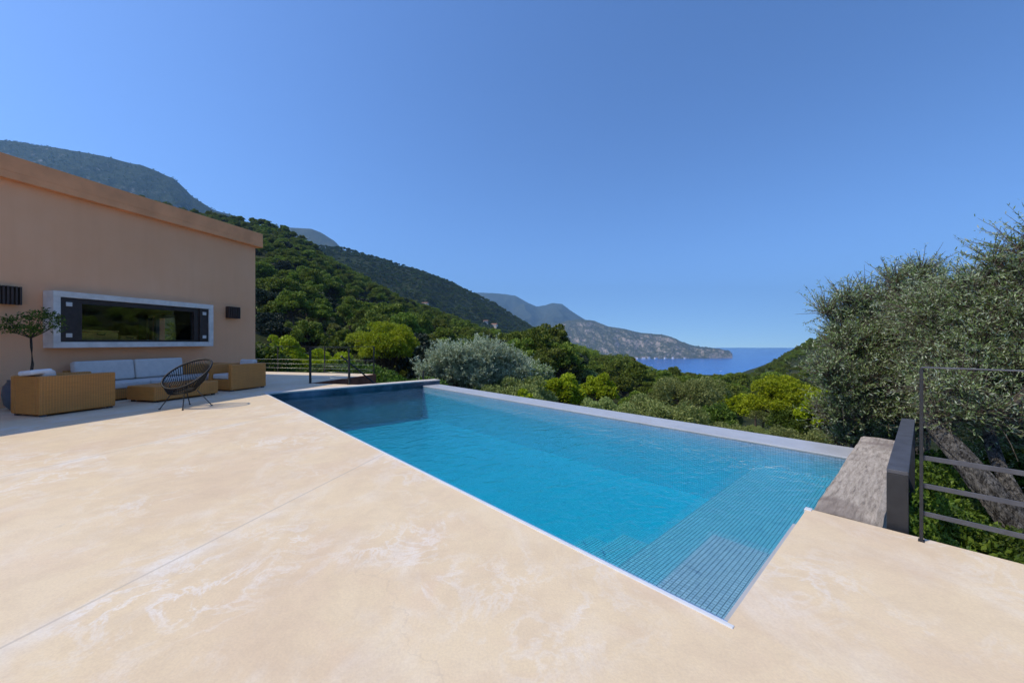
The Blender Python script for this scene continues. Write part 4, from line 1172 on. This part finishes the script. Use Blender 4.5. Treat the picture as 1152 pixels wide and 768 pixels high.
# ------------------------------------------------------------------ olives and brush at the right
def locs(L, o): return [tuple(np.array(p_) - np.array(o)) for p_ in L]
bo = (5.45, 3.2, -2.0)
trB = [(locs([(5.62, 3.0, -2.5), (5.38, 3.3, -1.65), (5.22, 3.7, -1.0), (5.15, 4.05, -0.48), (5.14, 4.4, -0.08), (5.25, 4.75, 0.22), (5.6, 5.1, .7)], bo), [.21, .165, .135, .118, .10, .07, .03]),
       (locs([(5.24, 3.75, -1.0), (5.45, 4.1, -.55), (5.7, 4.5, -.1), (6.1, 4.9, .5)], bo), [.07, .07, .055, .03])]
def pxc(L):
    return np.array([tuple(px(x, y, D)) for x, y, D, r in L]), np.array([r for x, y, D, r in L])
CB, RB = pxc([(1088, 352, 5.0, .26), (1108, 334, 5.0, .24), (1130, 322, 4.9, .26), (1150, 316, 4.8, .28), (1180, 312, 4.8, .34), (1225, 306, 4.8, .40), (1290, 300, 4.8, .5),
    (1100, 385, 4.8, .34), (1135, 360, 4.7, .36), (1170, 350, 4.6, .40), (1120, 420, 4.6, .34), (1160, 405, 4.5, .38), (1210, 380, 4.6, .45), (1090, 440, 4.9, .30), (1135, 455, 4.9, .30), (1180, 450, 4.7, .36), (1240, 440, 4.6, .45),
    (1165, 500, 5.4, .34), (1115, 490, 5.6, .32), (1215, 510, 5.2, .4), (1060, 455, 5.3, .28), (1070, 415, 5.2, .30), (1062, 468, 4.6, .20), (1086, 470, 4.4, .17), (1112, 466, 4.3, .19), (1048, 436, 4.9, .24), (1075, 440, 4.5, .20), (1140, 475, 4.3, .2)])
RB = RB*.80; CB = np.concatenate([CB, pxc([(1118, 296, 4.9, .1), (1146, 284, 4.8, .1), (1090, 322, 5.0, .1), (1170, 276, 4.8, .1)])[0]]); RB = np.concatenate([RB, [.13, .14, .12, .14]])
C2, R2 = clumps(72, 12, (6.5, 5.3, 1.2), (.9, .4, .7), (.28, .42))
CB = np.concatenate([CB, C2]) - np.array(bo); RB = np.concatenate([RB, R2])
twiggy("olive", 73, CB, RB, 9500, .40, 19, .050, .0125, M['olive'], .22, trB, locs([(5.6, 5.1, .65), (6.1, 5.3, 1.1), (6.0, 4.4, .7), (6.5, 4.5, 1.3)], bo), bo,
       "large old olive tree with a thick gnarled leaning trunk beside the deck railing", kind="olive_tree", limb_r=.035, twr=.0035)
ao = (6.9, 7.6, -3.0)
CA, RA = pxc([(940, 380, 6.7, .20), (942, 392, 6.6, .28), (922, 420, 6.5, .26), (945, 362, 6.9, .24), (968, 352, 6.9, .28), (990, 346, 7.0, .28), (1012, 338, 7.0, .30), (1030, 328, 7.1, .22), (1024, 352, 6.8, .32),
    (958, 395, 6.6, .36), (985, 380, 6.6, .38), (1015, 385, 6.5, .38), (1045, 375, 6.7, .32), (1040, 400, 6.4, .36), (940, 440, 6.5, .34), (970, 430, 6.4, .40), (1005, 425, 6.3, .42), (1038, 440, 6.2, .40),
    (932, 470, 6.7, .32), (962, 470, 6.5, .38), (995, 465, 6.3, .38), (1025, 475, 6.3, .36), (1050, 480, 6.6, .34), (950, 495, 6.9, .30), (1000, 500, 7.0, .34), (1066, 378, 7.4, .26)])
RA = RA*.66; CA[:, 0] += .10; CA = np.concatenate([CA, pxc([(930, 352, 6.8, .1), (952, 340, 6.8, .1), (1006, 318, 6.9, .1), (1034, 310, 7.0, .12), (1040, 322, 7.0, .14), (975, 336, 6.9, .1)])[0]]); RA = np.concatenate([RA, [.11, .12, .14, .14, .15, .1]]); CA = CA - np.array(ao)
trA = [(locs([(6.9, 7.6, -3.2), (6.8, 7.4, -2.0), (6.6, 7.2, -1.0), (6.45, 7.0, -.1), (6.4, 6.9, .5)], ao), [.24, .2, .16, .11, .05])]
twiggy("olive", 83, CA, RA, 7600, .38, 17, .054, .014, M['olive'], .28, trA, locs([(6.6, 7.2, -1.0), (6.45, 7.0, -.1), (6.4, 6.9, .5)], ao), ao,
       "grey twiggy olive tree standing behind the steel bracket", kind="olive_tree", limb_r=.03, twr=.0045, up=.65)
co = (9.2, 8.8, -3.2)
CC, RC_ = clumps(91, 26, (9.6, 8.6, 1.0), (2.2, 1.2, 1.4), (.5, .8))
CC = CC - np.array(co)
twiggy("olive", 93, CC, RC_, 3200, .42, 14, .075, .020, M['olive'], .1, [(locs([(9.2, 8.8, -3.3), (9.3, 8.7, -1), (9.5, 8.6, .5)], co), [.22, .16, .06])], locs([(9.3, 8.7, -1), (9.5, 8.6, .5)], co), co,
       "green olive tree filling the gap behind the old leaning one", kind="olive_tree", limb_r=.03, twr=.004)

BR = []
for k in range(3):
    BR.append(make_pine("brush_%s" % "abc"[k], 500 + k, 1.5, .8, 5200, .055, .030, M['shrub'], 18, .02, squash=.85))
for k, (xx, yt, D, sc) in enumerate([(1110, 500, 6.8, 1.5), (1160, 490, 6.5, 1.6), (1210, 500, 6.0, 1.6), (1060, 505, 6.5, 1.3)]):
    cr, tk = SHR[k % 2]; zb = px(xx, yt, D).z - 2.6*sc*.6
    add_tree("shrub", cr, tk, ((xx - 576)/428*D, D, zb), k*1.7, 1, "tall leafy shrub in the shade behind the leaning olive trunk", "shrub", "tall shrubs behind the leaning trunk", (sc*.6,)*3)
g = np.random.default_rng(21)
lab_b = "bright green leafy shrub on the ground under the old olive tree"
for (xx, yt, D, sc) in [(1035, 548, 3.9, 1.0), (1062, 560, 3.6, 1.0), (1090, 582, 3.35, .9), (1118, 600, 3.2, .8), (1070, 530, 4.5, 1.1), (1105, 560, 4.2, 1.0), (1040, 520, 5.2, 1.1), (1150, 560, 4.6, 1.1), (1180, 600, 3.6, 1.1), (1010, 515, 5.6, 1.2), (1130, 530, 5.4, 1.2), (1045, 585, 3.15, .7), (980, 500, 6.6, 1.2)]:
    cr, tk = BR[int(g.integers(3))]
    top = px(xx, yt, D); zb = top.z - 1.5*sc
    e = add_tree("shrub", cr, tk, (top.x, D, zb), g.uniform(0, 6), sc, lab_b, "shrub", "green shrubs under the old olive tree")
cr, tk = SHR[0]; add_tree("shrub", cr, tk, H2W(-20.0, 15.0, -3.4), 1, 2.4, "green shrub outside the house's end window, seen through the glass", "shrub")
# the bank they grow on
bk = np.linspace(-1, 1, 40)
xs = np.linspace(2.2, 12, 70); ys = np.linspace(-1, 12, 90)
X, Y = np.meshgrid(xs, ys, indexing='ij')
uu = -(X - PO.x)*math.sin(PR) + (Y - PO.y)*math.cos(PR); vv = (X - PO.x)*math.cos(PR) + (Y - PO.y)*math.sin(PR)
Zb = -2.0 - .22*np.clip(vv - 1.6, 0, None) + fbm(X/1.1, Y/1.1, 4, 5)*.18 - .8*np.clip(uu + .2, 0, 3)
Zb = np.where(vv < 1.4, -2.6, Zb)
i = np.arange(len(xs)-1)[:, None]*len(ys) + np.arange(len(ys)-1)[None, :]
tag(link("bank", np_mesh("bank", np.stack([X, Y, Zb], -1).reshape(-1, 3), np.stack([i, i+len(ys), i+len(ys)+1, i+1], -1).reshape(-1, 4), True), M['ground']), kind="structure")

# ------------------------------------------------------------------ potted tree by the house
pt = empty("potted_tree", H2W(-9.95, 4.27), HR)
pt.location = ((29 - 576)/428*6.75, 6.75, 0)
tag(pt, "small dark-leaved tree with a thin trunk in a grey-blue pot against the house wall", "potted tree")
MB().lathe([(0.17, 0), (0.24, .10), (.265, .28), (.25, .42), (.20, .50), (.21, .53), (.17, .53), (.15, .47)], sides=28).build("pot", M['pot'], pt)
MB().lathe([(0.16, .40), (.16, .485)], sides=20).build("soil", M['soil'], pt)
gq = np.random.default_rng(5)
CT, RT = [], []
CT = np.array([(.0, 0, 1.42), (.20, .02, 1.62), (-.22, 0, 1.44), (.36, .02, 1.60), (-.42, .0, 1.40), (.08, .1, 1.70), (.42, 0, 1.44), (.17, -.12, 1.38), (-.12, .08, 1.62), (-.30, -.1, 1.56), (.52, .0, 1.54)])
CT[:, 0] += .08; CT[:, 2] += .02
RT = np.array([.17, .15, .17, .15, .13, .13, .15, .15, .15, .13, .08])
P_ = clump_points(gq, CT, RT*1.15, 1250, .1, .7, -1)
lm = leafmesh("potted_leaves", leaves(P_, .055, .020, gq, .1)); link("crown", lm, M['shrub'], pt).rotation_euler = (0, 0, -HR)
tk_ = MB(); tk_.tube([(0.06, 0, .44), (.12, 0, .8), (.10, 0, 1.1), (.09, 0, 1.28)], [.02, .018, .016, .014], 8)
for c_ in CT: tk_.tube([(.09, 0, 1.26), ((c_[0] + .09)/2, c_[1]/2, 1.30 + (c_[2] - 1.3)*.3), tuple(c_)], [.010, .007, .003], 5)
tk_.build("trunk", M['bark_pine'], pt).rotation_euler = (0, 0, -HR)

# ------------------------------------------------------------------ distant houses and boats
def far_house(p_, w_, d_, h_, rz, label, m=None, group=None, name="distant_house", nwin=3):
    e = empty(name, p_, rz); tag(e, label, "house", group)
    MB().box(-w_/2, w_/2, -d_/2, d_/2, -4, h_).build("wall", m or M['wall_far'], e)
    b = bmesh.new(); rh = w_*.14
    q = [b.verts.new(c) for c in ((-w_/2 - .4, -d_/2 - .4, h_), (w_/2 + .4, -d_/2 - .4, h_), (w_/2 + .4, d_/2 + .4, h_), (-w_/2 - .4, d_/2 + .4, h_), (-w_/2 - .4, 0, h_ + rh), (w_/2 + .4, 0, h_ + rh))]
    for f in ((0, 1, 5, 4), (2, 3, 4, 5), (0, 4, 3), (1, 2, 5), (3, 2, 1, 0)): b.faces.new([q[k] for k in f])
    bmesh.ops.recalc_face_normals(b, faces=b.faces[:])
    me = bpy.data.meshes.new("roof"); b.to_mesh(me); b.free(); link("roof", me, M['roof'], e)
    for k in range(nwin):
        xw = -w_/2 + w_*(k + .5)/nwin
        MB().box(xw - .5, xw + .5, -d_/2 - .06, -d_/2 + .05, h_*.45, h_*.45 + 1.3).build("window", M['pane'], e)
    return e
def up(p_, k=0.5): p_ = Vector(p_); p_.z += k; return p_
# set on open ground a little proud of the trees
far_house(up(mid.at(555, 370), 3), 12, 8, 5, R(-20), "pale stone house with terracotta roof among trees on the wooded middle slope")
far_house(up(mid.at(546, 366), 3), 8, 7, 4, R(10), "small cream house just left of the larger pale stone house")
far_house(up(mid.at(478, 347), 3), 9, 7, 4, R(-10), "small sandy house high on the terraced middle slope")
far_house(px(704, 414.5, 150), 5.5, 5, 3.4, R(15), "pinkish stone house below the round pine against the sea", nwin=2)
far_house(px(621, 409, 125), 4, 3.5, 2.6, R(20), "tiny pink house among valley trees behind the bright pine", nwin=1)
for k, (x, w_) in enumerate([(716, 22), (724, 26), (730, 16), (738, 24), (748, 14), (757, 16), (770, 12), (706, 18)]):
    p_ = px(x, 401.6 - (k % 3)*.6, 2885 - (k % 2)*8); p_.z = -128
    far_house(p_, w_, 12, 8 + (k % 3)*2, R(k*17 - 30), "white waterfront house at the foot of the headland", M['wall_white'], "white houses at the foot of the headland", nwin=4)
def boat(x, y, L, rz, label):
    D = 131.2*428/(y - 384); p_ = px(x, y, D); p_.z = -130
    e = empty("motor_boat", p_, rz); tag(e, label, "boat", "boats in the bay")
    b = bmesh.new(); S = []
    for t, wd, k in ((-.5, .85, 0), (-.2, 1, 0), (.2, .9, .1), (.42, .45, .3), (.5, .03, .5)):
        y2 = L*.16*wd
        S.append([b.verts.new(c) for c in ((t*L, -y2, L*.13 + k), (t*L, -y2*.6, -.3), (t*L, y2*.6, -.3), (t*L, y2, L*.13 + k))])
    for A, B in zip(S, S[1:]):
        for k in range(4): b.faces.new((A[k], A[(k+1) % 4], B[(k+1) % 4], B[k]))
    b.faces.new(S[0]); b.faces.new(list(reversed(S[-1])))
    bmesh.ops.recalc_face_normals(b, faces=b.faces[:])
    me = bpy.data.meshes.new("hull"); b.to_mesh(me); b.free(); link("hull", me, M['boat'], e)
    MB().box(-L*.2, L*.15, -L*.09, L*.09, L*.131, L*.25, .1).build("cabin", M['boat'], e)
    MB().box(-L*.18, L*.16, -L*.092, L*.092, L*.17, L*.21).build("windscreen", M['pane'], e)
boat(778, 402.5, 16, .4, "white motor boat moored off the middle of the headland")
boat(733.5, 411, 9, .9, "small white boat near the tree line below the white houses")
boat(811, 417.5, 10, 0.1, "white boat crossing the open bay above the trees")
boat(748, 404, 13, 1.2, "white boat close to the shore below the waterfront houses")

# ------------------------------------------------------------------ air
def haze():
    m = bpy.data.materials.new("haze"); m.use_nodes = True
    n, l = m.node_tree.nodes, m.node_tree.links
    n.remove(n["Principled BSDF"])
    pv = n.new("ShaderNodeVolumePrincipled")
    pv.inputs["Color"].default_value = (0.36, 0.66, 1.0, 1)
    pv.inputs["Density"].default_value = HAZE
    pv.inputs["Anisotropy"].default_value = 0.1
    l.new(pv.outputs[0], n["Material Output"].inputs["Volume"])
    o = MB().box(-9300, 9300, -9300, 9300, -143.5, 1300).build("haze", m)
    tag(o, kind="stuff")
HAZE = 1.3e-4
haze()
